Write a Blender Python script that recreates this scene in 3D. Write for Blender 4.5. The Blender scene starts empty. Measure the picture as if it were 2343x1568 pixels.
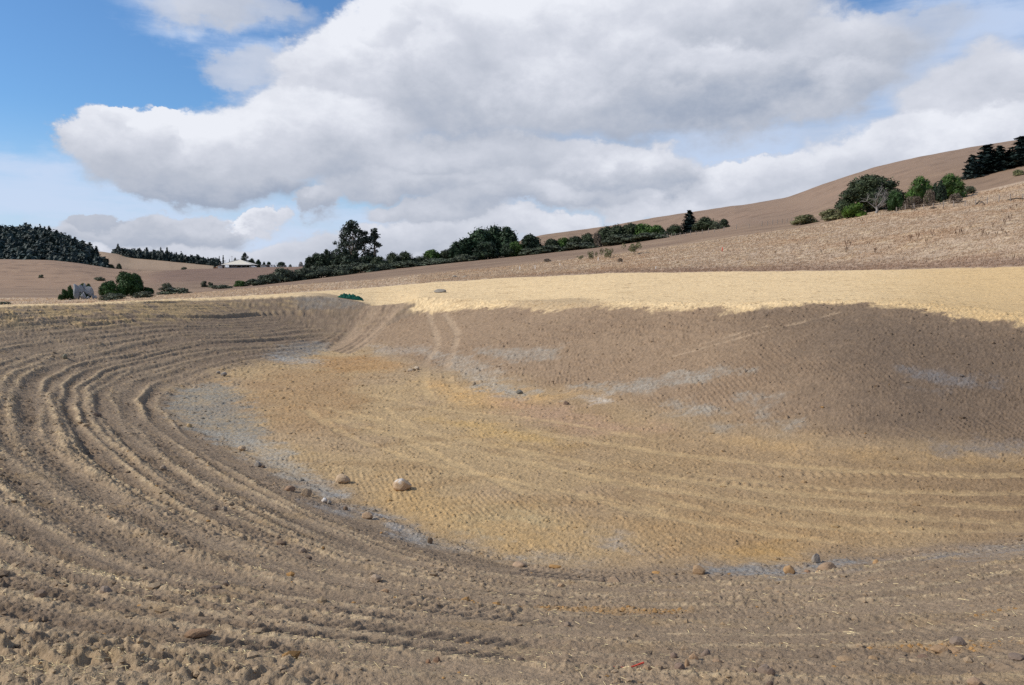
import bpy, bmesh, math, random
import numpy as np
from mathutils import Vector, Matrix, noise as mnoise

C = bpy.context.scene.collection
SC = bpy.context.scene
F32 = np.float32

# ------------------------------------------------------------------ camera
FPX = 1786.0                       # focal length in pixels of a 2342 px wide picture
PITCH = math.atan((784.0 - 640.0) / FPX)
SP, CP = math.sin(PITCH), math.cos(PITCH)
cam_data = bpy.data.cameras.new('camera')
cam_data.sensor_width = 36.0
cam_data.lens = 36.0 * FPX / 2342.0
cam_data.clip_start = 0.1
cam_data.clip_end = 20000.0
cam = bpy.data.objects.new('camera', cam_data)
C.objects.link(cam)
cam.location = (0, 0, 0)
cam.rotation_euler = (math.pi / 2 - PITCH, 0, 0)
SC.camera = cam

def ray(u, v):
    """a photo pixel (2342 x 1568 frame) as x and z per metre of depth y"""
    cu = (u - 1171.0) / FPX
    cv = -(v - 784.0) / FPX
    yc = CP + cv * SP
    return cu / yc, (-SP + cv * CP) / yc

# ------------------------------------------------------------------ exposure
SC.view_settings.view_transform = 'Standard'
SC.view_settings.look = 'None'
SC.view_settings.exposure = 0.0
SC.view_settings.gamma = 1.0
SC.view_settings.use_curve_mapping = False

# ------------------------------------------------------------------ sun
SUN_EL = math.radians(39.0)
SUN_AZ = math.radians(-97.0)        # from +Y, clockwise seen from above: the sun stands to the left
sun_dir = Vector((math.sin(SUN_AZ) * math.cos(SUN_EL), math.cos(SUN_AZ) * math.cos(SUN_EL), math.sin(SUN_EL)))
sun_data = bpy.data.lights.new('sun', 'SUN')
sun_data.energy = 4.0
sun_data.angle = math.radians(0.5)
sun_data.color = (1.0, 0.95, 0.87)
sun = bpy.data.objects.new('sun', sun_data)
C.objects.link(sun)
sun.rotation_euler = sun_dir.to_track_quat('Z', 'Y').to_euler()

# ------------------------------------------------------------------ sky with clouds
SKY_STRENGTH = 0.13
world = bpy.data.worlds.new('World')
SC.world = world
world.use_nodes = True

class Ex:
    """node arithmetic written as expressions"""
    tree = None
    def __init__(self, s): self.s = s
    @staticmethod
    def put(sock, v):
        if isinstance(v, Ex): Ex.tree.links.new(v.s, sock)
        else: sock.default_value = v
    @staticmethod
    def m(op, a, b=None, c=None, clamp=False):
        n = Ex.tree.nodes.new('ShaderNodeMath'); n.operation = op; n.use_clamp = clamp
        Ex.put(n.inputs[0], a)
        if b is not None: Ex.put(n.inputs[1], b)
        if c is not None: Ex.put(n.inputs[2], c)
        return Ex(n.outputs[0])
    def __add__(a, b): return Ex.m('ADD', a, b)
    __radd__ = __add__
    def __sub__(a, b): return Ex.m('SUBTRACT', a, b)
    def __rsub__(a, b): return Ex.m('SUBTRACT', b, a)
    def __mul__(a, b): return Ex.m('MULTIPLY', a, b)
    __rmul__ = __mul__
    def __truediv__(a, b): return Ex.m('DIVIDE', a, b)

def vmath(op, a, b=None, c=None, out=0):
    n = Ex.tree.nodes.new('ShaderNodeVectorMath'); n.operation = op
    Ex.put(n.inputs[0], a)
    if b is not None: Ex.put(n.inputs[1], b)
    if c is not None: Ex.put(n.inputs[2], c)
    return Ex(n.outputs['Value'] if op in ('LENGTH', 'DOT_PRODUCT') else n.outputs[0])

def sstep(x, lo, hi):
    n = Ex.tree.nodes.new('ShaderNodeMapRange'); n.interpolation_type = 'SMOOTHSTEP'
    Ex.put(n.inputs[0], x); n.inputs[1].default_value = lo; n.inputs[2].default_value = hi
    return Ex(n.outputs[0])

def fbm(vec, scale, detail=4.0, rough=0.5, color=False, lac=2.0):
    n = Ex.tree.nodes.new('ShaderNodeTexNoise'); n.noise_dimensions = '3D'
    Ex.put(n.inputs['Vector'], vec)
    n.inputs['Scale'].default_value = scale
    n.inputs['Detail'].default_value = detail
    n.inputs['Roughness'].default_value = rough
    n.inputs['Lacunarity'].default_value = lac
    return Ex(n.outputs['Color' if color else 'Fac'])

def mixc(fac, a, b, mode='MIX'):
    n = Ex.tree.nodes.new('ShaderNodeMix'); n.data_type = 'RGBA'; n.blend_type = mode
    Ex.put(n.inputs[0], fac)
    for k, v in ((6, a), (7, b)):
        if isinstance(v, Ex): Ex.put(n.inputs[k], v)
        else: n.inputs[k].default_value = (*v, 1.0)
    return Ex(n.outputs[2])

def comb(x, y, z):
    n = Ex.tree.nodes.new('ShaderNodeCombineXYZ')
    for k, v in enumerate((x, y, z)): Ex.put(n.inputs[k], v)
    return Ex(n.outputs[0])

def lin(*c):
    """sRGB 0-255 to linear"""
    r = []
    for x in c:
        x /= 255.0
        r.append(x / 12.92 if x <= 0.04045 else ((x + 0.055) / 1.055) ** 2.4)
    return tuple(r)

def azel(u, v):
    a, z = ray(u, v)
    return math.atan2(a, 1.0), math.atan2(z, math.hypot(a, 1.0))

def build_sky():
    nt = world.node_tree; nt.nodes.clear(); Ex.tree = nt
    tc = nt.nodes.new('ShaderNodeTexCoord')
    d = Ex(tc.outputs['Generated'])
    sep = nt.nodes.new('ShaderNodeSeparateXYZ'); Ex.put(sep.inputs[0], d)
    dx, dy, dz = (Ex(sep.outputs[k]) for k in range(3))
    az = Ex.m('ARCTAN2', dx, dy)
    el = Ex.m('ARCSINE', dz)
    # noise on the directions themselves, flattened a little as cloud banks are
    flat = comb(dx, dy, dz * 1.5)
    warp = vmath('SUBTRACT', fbm(flat, 4.5, 2.0, 0.5, color=True), (0.5, 0.5, 0.5))
    warp2 = vmath('SUBTRACT', fbm(flat, 17.0, 6.0, 0.62, color=True), (0.5, 0.5, 0.5))
    big = fbm(flat, 2.6, 3.0, 0.5)
    pos = comb(az, el, 0.0)
    pw = vmath('MULTIPLY_ADD', warp, (0.11, 0.07, 0.0), vmath('MULTIPLY_ADD', warp2, (0.080, 0.062, 0.0), pos))
    sepw = nt.nodes.new('ShaderNodeSeparateXYZ'); Ex.put(sepw.inputs[0], pw); pwx, pwy = Ex(sepw.outputs[0]), Ex(sepw.outputs[1])
    sepn = nt.nodes.new('ShaderNodeSeparateXYZ'); Ex.put(sepn.inputs[0], vmath('MULTIPLY_ADD', warp2, (.8, .8, .8), warp)); nz, nz2 = Ex(sepn.outputs[0]), Ex(sepn.outputs[2])
    def field(blobs, p, k):
        acc = None
        for (u, v, ru, rv) in blobs:
            x0, y0 = azel(u, v)
            rx, ry = ru / FPX, rv / FPX
            n = vmath('LENGTH', vmath('MULTIPLY_ADD', p, (1 / rx, 1 / ry, 0.0), (-x0 / rx, -y0 / ry, 0.0)))
            acc = n if acc is None else Ex.m('SMOOTH_MIN', acc, n, k)
        return 1.0 - acc
    side = sstep(Ex.m('ABSOLUTE', az), 0.62, 0.80)
    high = sstep(el, 0.42, 0.60)
    off = Ex.m('MAXIMUM', side, high)
    # cloud heaps from the farthest to the nearest, each bright on top and towards the sun and grey at its base
    cov = None; sh = None
    for (u, v, ru, rv, top, base, soft) in HEAPS:
        x0, y0 = azel(u, v); rx, ry = ru / FPX, rv / FPX
        lx = Ex.m('MULTIPLY_ADD', pwx, 1 / rx, -x0 / rx); ly = Ex.m('MULTIPLY_ADD', pwy, 1 / ry, -y0 / ry)
        q = 1.0 - Ex.m('SQRT', Ex.m('MULTIPLY_ADD', lx, lx, ly * ly))
        k = Ex.m('MULTIPLY_ADD', sstep(ly - lx * .4, -.7, .5), 4.5 * soft, 1.5 * soft)
        al = Ex.m('MULTIPLY', q, k, clamp=True)
        al = al * al * (3.0 - 2.0 * al) * (1.0 if soft > .55 else .62)
        g = sstep(ly - lx * .30 + nz * 1.5, -.75, .80)
        base -= .03; s_ = Ex.m('MULTIPLY_ADD', g, top - base, base)
        if cov is None: cov, sh = al, s_
        else:
            cov = 1.0 - (1.0 - cov) * (1.0 - al)
            sh = Ex.m('MULTIPLY_ADD', s_ - sh, al, sh)
    # elsewhere in the sky the same broken cloud goes on
    covo = sstep(big + nz * .12, .48, .60)
    cov = cov * (1.0 - off) + covo * off
    sh = sh * (1.0 - off) + (.75 + nz * .5 - sstep(big, .5, .75) * .3) * off
    dens = cov
    thin = field(VEILS, pw, 0.3)
    streak = fbm(comb(az * 1.0 + el * 0.9, el * 7.0, 0.3), 6.0, 5.0, 0.6)
    veil = sstep(thin + (streak - 0.5) * 1.3, -0.1, 0.9) * 0.80
    sh = sh + nz2 * .55
    sh = Ex.m('MINIMUM', Ex.m('MAXIMUM', sh, 0.0), 1.0)
    ramp = nt.nodes.new('ShaderNodeValToRGB')
    el_ = ramp.color_ramp.elements
    stops = [(0.0, (140, 154, 178)), (0.3, (166, 176, 194)), (0.55, (190, 196, 209)), (0.8, (213, 217, 228)), (1.0, (236, 239, 247))]
    while len(el_) < len(stops): el_.new(0.5)
    for e, (p, c) in zip(el_, stops):
        e.position = p; e.color = (*lin(*c), 1.0)
    Ex.put(ramp.inputs[0], sh)
    cloud = Ex(ramp.outputs[0])
    sky = nt.nodes.new('ShaderNodeTexSky'); sky.sky_type = 'NISHITA'
    sky.sun_disc = False
    sky.sun_elevation = SUN_EL
    sky.sun_rotation = SUN_AZ
    sky.altitude = 100; sky.air_density = 1.0; sky.dust_density = 0.6; sky.ozone_density = 2.5
    blue = mixc(1.0, Ex(sky.outputs[0]), SKY_TINT, 'MULTIPLY')
    k = 1.0 / SKY_STRENGTH
    cloud = vmath('SCALE', cloud); cloud.s.node.inputs[3].default_value = k
    veilc = tuple(x * k for x in lin(205, 219, 243))
    hz = sstep(el, 0.26, -0.02) if False else (1.0 - sstep(el, 0.0, 0.20))
    col = mixc(hz * 0.65, blue, veilc)
    col = mixc(veil, col, veilc)
    col = mixc(dens, col, cloud)
    bg = nt.nodes.new('ShaderNodeBackground'); bg.inputs[1].default_value = SKY_STRENGTH
    Ex.put(bg.inputs[0], col)
    out = nt.nodes.new('ShaderNodeOutputWorld')
    nt.links.new(bg.outputs[0], out.inputs[0])

SKY_TINT = (0.56, 0.81, 1.03)
HEAPS = [  # column, row, half width, half height, brightness of top and base, hardness of the edge
 (540, 30, 200, 50, .72, .62, .5), (560, 165, 120, 50, .78, .72, .5), (520, 20, 90, 60, .7, .6, .5),
 (2040, 80, 200, 60, .74, .58, .5), (2250, 250, 190, 140, .82, .50, .6),
 (300, 600, 420, 34, .84, .70, .6), (800, 620, 500, 40, .84, .72, .6), (330, 548, 200, 34, .66, .42, .8), (230, 522, 44, 24, .55, .45, .8), (620, 590, 300, 44, .74, .58, .7), (900, 570, 330, 52, .78, .55, .7), (575, 512, 60, 24, .96, .7, .7), (440, 530, 110, 40, .70, .36, .9),
 (1180, 540, 320, 46, .86, .62, .7), (1000, 500, 200, 40, .74, .5, .8), (700, 470, 78, 50, .90, .38, 1.0),
 (1950, 450, 420, 80, .86, .44, .6), (1600, 470, 340, 60, .92, .58, .8), (2150, 370, 330, 110, .92, .5, .7), (1750, 400, 260, 70, .94, .60, .9), (2300, 440, 220, 90, .70, .5, .6),
 (1260, 460, 300, 56, .88, .36, .8), (1000, 425, 330, 70, .90, .44, .8), (1420, 390, 240, 80, .92, .26, .8), (1100, 370, 330, 70, .86, .50, .7),
 (1780, 180, 330, 150, .86, .46, .7), (1640, 50, 280, 110, .88, .52, .7), (1850, 230, 200, 80, .84, .40, .7), (1560, 215, 340, 130, .92, .20, .8),
 (1220, 200, 420, 190, 1.0, .36, .9), (1000, 110, 240, 150, 1.02, .55, 1.1), (1250, 60, 350, 140, 1.0, .66, .8), (860, 215, 250, 165, 1.0, .50, 1.0), (870, 70, 60, 50, 1.05, .85, 1.3),
 (700, 330, 300, 130, .96, .46, .8), (480, 430, 190, 55, .74, .24, 1.0), (430, 350, 250, 105, 1.02, .46, 1.1), (265, 320, 135, 90, 1.0, .60, 1.1), (270, 252, 38, 28, 1.05, .9, 1.4), (375, 272, 75, 38, 1.05, .85, 1.3), (560, 330, 130, 90, .98, .58, 1.0),
]
SC.cycles.use_denoising = False
VEILS = [(60, 460, 420, 110), (420, 520, 420, 80), (1700, 330, 420, 160), (2100, 200, 400, 200), (90, 430, 300, 70), (330, 480, 330, 60), (480, 20, 210, 62), (620, 150, 160, 60), (2250, 60, 260, 90),
         (1700, 310, 200, 60), (2030, 160, 160, 90), (560, 540, 400, 60), (1000, 520, 500, 60)]
build_sky()
# ------------------------------------------------------------------ noise for the ground
class PN:
    rng = np.random.default_rng(7)
    perm = rng.permutation(512).astype(np.int32)
    perm = np.concatenate([perm, perm])
    ang = rng.uniform(0, 2 * np.pi, 512)
    gx, gy = np.cos(ang).astype(F32), np.sin(ang).astype(F32)

def pn(x, y, seed=0):
    x = np.asarray(x, F32) + F32(seed * 17.31); y = np.asarray(y, F32) + F32(seed * 5.77)
    xi = np.floor(x); yi = np.floor(y)
    fx = (x - xi).astype(F32); fy = (y - yi).astype(F32)
    xi = xi.astype(np.int32) & 511; yi = yi.astype(np.int32) & 511
    x1 = (xi + 1) & 511; y1 = (yi + 1) & 511
    P = PN.perm
    a, b = P[xi], P[x1]
    def g(h, dx, dy): return PN.gx[h] * dx + PN.gy[h] * dy
    n00 = g(P[a + yi], fx, fy); n01 = g(P[a + y1], fx, fy - 1)
    n10 = g(P[b + yi], fx - 1, fy); n11 = g(P[b + y1], fx - 1, fy - 1)
    u = fx * fx * fx * (fx * (fx * 6 - 15) + 10); v = fy * fy * fy * (fy * (fy * 6 - 15) + 10)
    n0 = n00 + u * (n10 - n00); n1 = n01 + u * (n11 - n01)
    return (n0 + v * (n1 - n0)) * F32(1.5)

def fb(x, y, f, octaves=3, seed=0, gain=0.5):
    s = 0; a = 1.0; t = 0
    for k in range(octaves):
        s = s + a * pn(x * f, y * f, seed + 3 * k); t += a; a *= gain; f *= 2.03
    return s / t

def sm(x, lo, hi):
    t = np.clip((x - lo) / (hi - lo), 0, 1)
    return t * t * (3 - 2 * t)

# ------------------------------------------------------------------ shape of the land
FLOOR_Z, SLOPE = -7.0, 1 / 3.0
TOE_PX = [(765, 800), (640, 832), (520, 858), (405, 895), (372, 938), (430, 985), (600, 1070), (770, 1150), (985, 1240), (1200, 1312),
          (1420, 1330), (1620, 1322), (1870, 1300), (2342, 1245)]
TOE_PX2 = [(2342, 1062), (1900, 1040), (1650, 1000), (1400, 950), (1200, 905), (1090, 885), (960, 855), (860, 815)]
def on_floor(u, v):
    a, s = ray(u, v); y = FLOOR_Z / s
    return (a * y, y)
TOE = [on_floor(*p) for p in TOE_PX]
n_near = len(TOE)
TOE += [(20.5, 22.8), (25.5, 25.5), (26.0, 28.0)]
TOE += [on_floor(*p) for p in TOE_PX2]
TOE = np.array(TOE)
TOE_LEN = np.hypot(*(np.roll(TOE, -1, 0) - TOE).T)
TOE_S = np.concatenate([[0], np.cumsum(TOE_LEN)])
S_NEAR = TOE_S[n_near - 1]          # toe arc from the far left, round the near side, to the right edge of the picture

def toe_dist_raw(x, y):
    """distance outside the toe of the bank (negative on the pit floor) and the place along it"""
    best = np.full(x.shape, 1e9, F32); sb = np.zeros(x.shape, F32)
    inside = np.zeros(x.shape, bool)
    n = len(TOE)
    for i in range(n):
        ax, ay = TOE[i]; bx, by = TOE[(i + 1) % n]
        ex, ey = bx - ax, by - ay
        t = np.clip(((x - ax) * ex + (y - ay) * ey) / (ex * ex + ey * ey), 0, 1)
        dd = (x - ax - t * ex) ** 2 + (y - ay - t * ey) ** 2
        m = dd < best
        best = np.where(m, dd, best); sb = np.where(m, TOE_S[i] + t * TOE_LEN[i], sb)
        c = (ay > y) != (by > y)
        if ay != by:
            inside ^= c & (x < ex * (y - ay) / (by - ay) + ax)
    d = np.sqrt(best)
    return np.where(inside, -d, d).astype(F32), sb.astype(F32)

QX, QY = np.arange(-60, 60.01, .5), np.arange(-30, 120.01, .5)
def blur_field():
    gx, gy = np.meshgrid(QX, QY, indexing='ij')
    d, s = toe_dist_raw(gx.ravel().astype(F32), gy.ravel().astype(F32))
    d = d.reshape(gx.shape).astype(float); k = np.exp(-(np.arange(-6, 7) / 3.0) ** 2); k /= k.sum()
    P = np.pad(d, 6, mode='edge')
    P = sum(P[i:i + d.shape[0]] * k[i] for i in range(13)); P = sum(P[:, i:i + d.shape[1]] * k[i] for i in range(13))
    return P
QD = blur_field()
def toe_dist(x, y, want_s=True):
    """the same with its corners eased"""
    tx = np.clip((x - QX[0]) / .5, 0, len(QX) - 1.001); ty = np.clip((y - QY[0]) / .5, 0, len(QY) - 1.001)
    i, j = tx.astype(int), ty.astype(int); fx, fy = tx - i, ty - j
    d = (QD[i, j] * (1 - fx) + QD[i + 1, j] * fx) * (1 - fy) + (QD[i, j + 1] * (1 - fx) + QD[i + 1, j + 1] * fx) * fy
    return d.astype(F32), (toe_dist_raw(x, y)[1] if want_s else None)

def bowl_z(d, x, y):
    """bank height at this distance from the toe; the far toe is eased into the floor"""
    c = .64 + 11.0 * sm(.62 * (np.asarray(x) + 2.0) + .78 * (np.asarray(y) - 38.0), -3.0, 7.0)
    return FLOOR_Z + SLOPE * .5 * (d + np.sqrt(d * d + c))

# profile lines across the land, each a list of (picture column, picture row or ('z', height), depth)
Z = lambda h: ('z', h)
KNOTS = [
 [(-2000, Z(-1.7), 2.0), (4400, Z(-1.7), 2.0)],
 [(-2000, Z(-1.8), 40), (-900, Z(-1.8), 44), (0, 701, 0), (100, 698.8, 0), (187, 696.5, 0), (300, 691.5, 0), (420, 687.5, 0), (500, 685, 0), (570, 682.5, 0), (640, 679.5, 0), (690, 676.5, 0), (740, 676.5, 0),
  (780, 683.5, 0), (830, 693, 0), (860, 699, 0), (905, 696, 0), (960, 680, 0), (1000, 681, 0), (1060, 684, 0), (1170, 689, 0), (1280, 692, 0), (1400, 690, 0), (1550, 693, 0), (1700, 693, 0),
  (1850, 689, 0), (2000, 690, 0), (2100, 694, 0), (2200, 704, 0), (2280, 712, 0), (2342, 720, 0), (2600, 750, 0), (3200, 790, 0), (4400, 800, 31)],
 [(-2000, Z(-1.75), 44), (-900, Z(-1.75), 48), (0, 699, 60), (187, 694, 68), (420, 684.5, 83), (570, 677, 95), (690, 669, 104), (780, 664, 112), (860, 658, 117),
  (1000, 646, 121), (1170, 636, 121), (1400, 626, 114), (1700, 622, 104), (2000, 618, 95), (2342, 611, 86), (3200, 600, 74), (4400, 590, 70)],
 [(-2000, Z(-6), 80), (-900, Z(-6), 80), (0, Z(-5.2), 90), (187, Z(-4.8), 98), (300, Z(-3.8), 106), (420, 680.5, 112), (570, 665, 140), (700, 653, 160), (860, 640, 175),
  (1000, 626, 170), (1170, 612, 164), (1400, 592, 152), (1700, 568, 136), (2000, 545, 122), (2342, 520, 108), (3200, 470, 100), (4400, 450, 100)],
 [(-2000, Z(-5), 150), (-900, Z(-5), 150), (0, 692, 150), (187, 687, 160), (280, 681, 165), (420, 671, 185), (570, 656, 225), (700, 641, 245), (860, 621, 262),
  (1000, 606, 275), (1170, 589, 275), (1400, 563, 265), (1500, 548, 255), (1700, 521, 220), (1830, 514, 190), (2000, 490, 165), (2145, 475, 155), (2342, 457, 145), (3200, 380, 130), (4400, 330, 125)],
 [(-2000, Z(-3), 260), (-900, 668, 260), (0, 660, 260), (187, 657, 260), (420, 648, 285), (570, 640, 330), (700, 628, 350), (860, 612, 380),
  (1000, 602, 390), (1170, 583, 380), (1400, 556, 370), (1500, 541, 350), (1700, 512, 270), (1830, 504, 235), (2000, 470, 205), (2145, 440, 195), (2251, 418, 195), (2342, 388, 200), (3200, 260, 200), (4400, 200, 200)],
 [(-2000, 600, 520), (-900, 596, 520), (0, 594.5, 520), (125, 597, 520), (187, 604.5, 520), (250, 614.5, 520), (325, 621.5, 540), (490, 615.5, 620), (570, 613.5, 640), (700, 612, 640),
  (860, 607, 640), (1000, 600, 640), (1120, 575, 660), (1235, 543, 700), (1400, 522, 700), (1500, 505, 680), (1650, 486, 600), (1700, 479, 560), (1800, 458, 500), (1900, 424, 460),
  (2000, 393, 430), (2100, 372, 420), (2220, 353, 420), (2342, 338, 420), (3200, 200, 420), (4400, 160, 420)],
 [(-2000, 615, 720), (0, 612, 720), (250, 632, 720), (325, 638, 720), (490, 640, 850), (700, 640, 850), (1000, 625, 850), (1235, 575, 860), (1650, 530, 800), (2342, 420, 600), (4400, 300, 600)],
 [(-2000, 510, 1000), (-500, 506, 1000), (0, 531, 1000), (60, 534, 1000), (100, 539, 1000), (140, 550, 1000), (180, 565, 1000), (215, 590, 1000), (232, 604, 1000), (250, 617, 1000), (280, 626, 1000),
  (400, 632, 1050), (700, 650, 1050), (1000, 640, 1050), (1235, 600, 1000), (1650, 560, 950), (2342, 480, 900), (4400, 400, 900)],
 [(-2000, 540, 1150), (0, 560, 1150), (150, 580, 1150), (215, 604, 1150), (250, 608, 1150), (300, 611, 1200), (400, 614, 1200), (480, 618, 1200), (700, 650, 1200), (2342, 520, 1200), (4400, 450, 1200)],
 [(-2000, 560, 1500), (0, 568, 1500), (180, 572, 1500), (232, 576, 1500), (262, 581, 1500), (300, 587, 1500), (360, 594, 1500), (430, 602, 1500), (490, 608, 1500), (530, 614, 1500), (700, 650, 1600), (2342, 560, 1600), (4400, 520, 1600)],
 [(-2000, 600, 2300), (200, 620, 2300), (700, 648, 2300), (2342, 620, 2300), (4400, 600, 2300)],
 [(-2000, Z(-60), 6000), (4400, Z(-60), 6000)],
]
def crest_y(a, s):
    ys = np.linspace(22, 125, 4000); d = toe_dist(a * ys, ys, False)[0]
    hit = np.nonzero((bowl_z(d, a * ys, ys) >= s * ys) & (d > 3))[0]
    return ys[hit[0]] + .3
def knot_tables():
    aa = np.linspace(-2.0, 2.0, 1601)
    Yk, Sk = [], []
    for kn in KNOTS:
        A, YY, SS = [], [], []
        for (u, v, y) in kn:
            if isinstance(v, tuple): a = ray(u, 640)[0]; s = v[1] / y
            else: a, s = ray(u, v)
            if y == 0: y = crest_y(a, s)
            A.append(a); YY.append(y); SS.append(s)
        Yk.append(np.interp(aa, A, YY)); Sk.append(np.interp(aa, A, SS))
    Yk = np.array(Yk).T; Sk = np.array(Sk).T
    k = np.array([1, 3, 5, 6, 5, 3, 1], float); k /= k.sum()
    def smooth(M):
        P = np.pad(M, ((3, 3), (0, 0)), mode='edge')
        return sum(P[i:i + len(M)] * k[i] for i in range(7))
    Yk = smooth(Yk); Sk = smooth(Sk)
    Zk = Sk * Yk
    # monotone cubic slopes in y
    h = np.diff(Yk, axis=1); dl = np.diff(Zk, axis=1) / h
    m = np.zeros_like(Zk)
    w1 = 2 * h[:, 1:] + h[:, :-1]; w2 = h[:, 1:] + 2 * h[:, :-1]
    d0, d1 = dl[:, :-1], dl[:, 1:]
    ok = d0 * d1 > 0
    with np.errstate(divide='ignore', invalid='ignore'):
        mm = (w1 + w2) / (w1 / d0 + w2 / d1)
    m[:, 1:-1] = np.where(ok, mm, 0)
    m[:, 0] = dl[:, 0]; m[:, -1] = dl[:, -1]
    return aa, Yk, Zk, m
KA, KY, KZ, KM = knot_tables()
NK = KY.shape[1]

def cols(a, M):
    t = np.clip((a - KA[0]) / (KA[1] - KA[0]), 0, len(KA) - 1.001)
    i = t.astype(int); f = (t - i)[..., None]
    return M[i] * (1 - f) + M[i + 1] * f

def outer(a, y, tabs=None):
    yk, zk, mk = tabs if tabs is not None else (cols(a, KY), cols(a, KZ), cols(a, KM))
    yc = np.clip(y, yk[..., 0], yk[..., -1])
    z = np.array(zk[..., 0] * np.ones_like(yc))
    for k in range(NK - 1):
        y0, y1 = yk[..., k], yk[..., k + 1]
        inn = (yc >= y0) & (yc <= y1)
        h = y1 - y0
        t = np.clip((yc - y0) / h, 0, 1)
        t2 = t * t; t3 = t2 * t
        v = (2 * t3 - 3 * t2 + 1) * zk[..., k] + (t3 - 2 * t2 + t) * h * mk[..., k] + (3 * t2 - 2 * t3) * zk[..., k + 1] + (t3 - t2) * h * mk[..., k + 1]
        z = np.where(inn, v, z)
    return z

def base_height(x, y):
    """the land before any ruts and clods: pit cut into dam and hillside"""
    x = np.asarray(x, float); y = np.asarray(y, float)
    yy = np.maximum(y, 2.0)
    zo = outer(np.clip(x / yy, -1.99, 1.99), yy)
    d, s = toe_dist(x, y, False)
    bowl = bowl_z(d, x, y)
    k = 0.5
    h = np.clip(0.5 + 0.5 * (bowl - zo) / k, 0, 1)
    return bowl * (1 - h) + zo * h - k * h * (1 - h), d, s, zo, bowl

def ground_at(u, v, ymax=700.0, y0=2.5):
    """where the sight line through a photo pixel meets the land"""
    a, s = ray(u, v)
    ys = np.geomspace(y0, ymax, 2500)
    zb = base_height(a * ys, ys)[0]
    hit = np.nonzero(zb >= s * ys)[0]
    y = ys[hit[0]] if len(hit) else ymax
    return (a * y, y)

def poly_from_px(px):
    return np.array([ground_at(*p) for p in px])

def poly_sd(P, x, y, closed=True):
    """signed distance: positive inside (closed) or plain distance to the line (open)"""
    best = np.full(x.shape, 1e9, F32); inside = np.zeros(x.shape, bool); n = len(P)
    sb = np.zeros(x.shape, F32); acc = 0.0
    for i in range(n if closed else n - 1):
        ax, ay = P[i]; bx, by = P[(i + 1) % n]
        ex, ey = bx - ax, by - ay; L2 = ex * ex + ey * ey + 1e-9
        t = np.clip(((x - ax) * ex + (y - ay) * ey) / L2, 0, 1)
        dd = (x - ax - t * ex) ** 2 + (y - ay - t * ey) ** 2
        m = dd < best
        best = np.where(m, dd, best)
        if not closed:
            L = math.sqrt(L2); sb = np.where(m, acc + t * L, sb); acc += L
        elif ay != by:
            c = (ay > y) != (by > y)
            inside ^= c & (x < ex * (y - ay) / (by - ay) + ax)
    d = np.sqrt(best)
    if closed: return np.where(inside, d, -d)
    return d, sb

# ------------------------------------------------------------------ the ground sheet: grid fine where the pit lies
def rows():
    seg = [(2.6, 8, .026), (8, 20, .048), (20, 32, .08), (32, 48, .12), (48, 82, .22), (82, 170, .7)]
    r = np.concatenate([np.arange(a, b, s) for a, b, s in seg])
    return np.concatenate([r, np.geomspace(170, 700, 84), np.geomspace(712, 6000, 40)])
GY = rows()
GA = np.concatenate([np.linspace(-1.9, -0.71, 40), np.linspace(-0.70, 0.70, 860), np.linspace(0.71, 1.9, 40)])
NR, NC = len(GY), len(GA)
GXX = (GA[None, :] * GY[:, None]); GYY = np.repeat(GY[:, None], NC, 1)

def all_rows():
    zb = np.empty((NR, NC)); d = np.full((NR, NC), 99.0, F32); s = np.zeros((NR, NC), F32); ex = np.full((NR, NC), 9.0)
    tabs = (cols(GA, KY), cols(GA, KZ), cols(GA, KM))
    for i in range(NR):
        zb[i] = outer(GA, np.full(NC, max(GY[i], 2.0)), tabs)
    n = np.searchsorted(GY, 110)
    dd, ss = toe_dist(GXX[:n].astype(F32), GYY[:n].astype(F32))
    d[:n] = dd; s[:n] = ss
    bowl = bowl_z(dd, GXX[:n], GYY[:n])
    zo = zb[:n].copy(); k = 0.5
    h = np.clip(0.5 + 0.5 * (bowl - zo) / k, 0, 1)
    zb[:n] = bowl * (1 - h) + zo * h - k * h * (1 - h)
    ex[:n] = bowl - zo
    return zb, d, s, ex
ZB, DT, ST, EXC = all_rows()        # EXC < 0: cut bank or floor, > 0: the land round it
N1 = int(np.searchsorted(GY, 175))  # rows with worked detail
X1, Y1 = GXX[:N1].astype(F32), GYY[:N1].astype(F32)
D1, S1, E1 = DT[:N1], ST[:N1], EXC[:N1].astype(F32)
KY_G = cols(GA, KY)

# ---- masks
cut = 1 - sm(E1, -0.05, 0.5)
bank = sm(D1, -0.2, 0.9) * cut
floor = (1 - sm(D1, -0.9, 0.3)) * cut
nearb = bank * (1 - sm(S1, S_NEAR + 1, S_NEAR + 6))         # near and left bank, worked along its contours
farb = bank * sm(S1, S_NEAR + 1, S_NEAR + 6)                 # far bank, rolled up and down
nL = fb(X1, Y1, 0.12, 3, 11); nM = fb(X1, Y1, 0.7, 3, 12); nF = fb(X1, Y1, 3.0, 3, 13)
nFF = pn(X1 * 9, Y1 * 9, 14)

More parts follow.
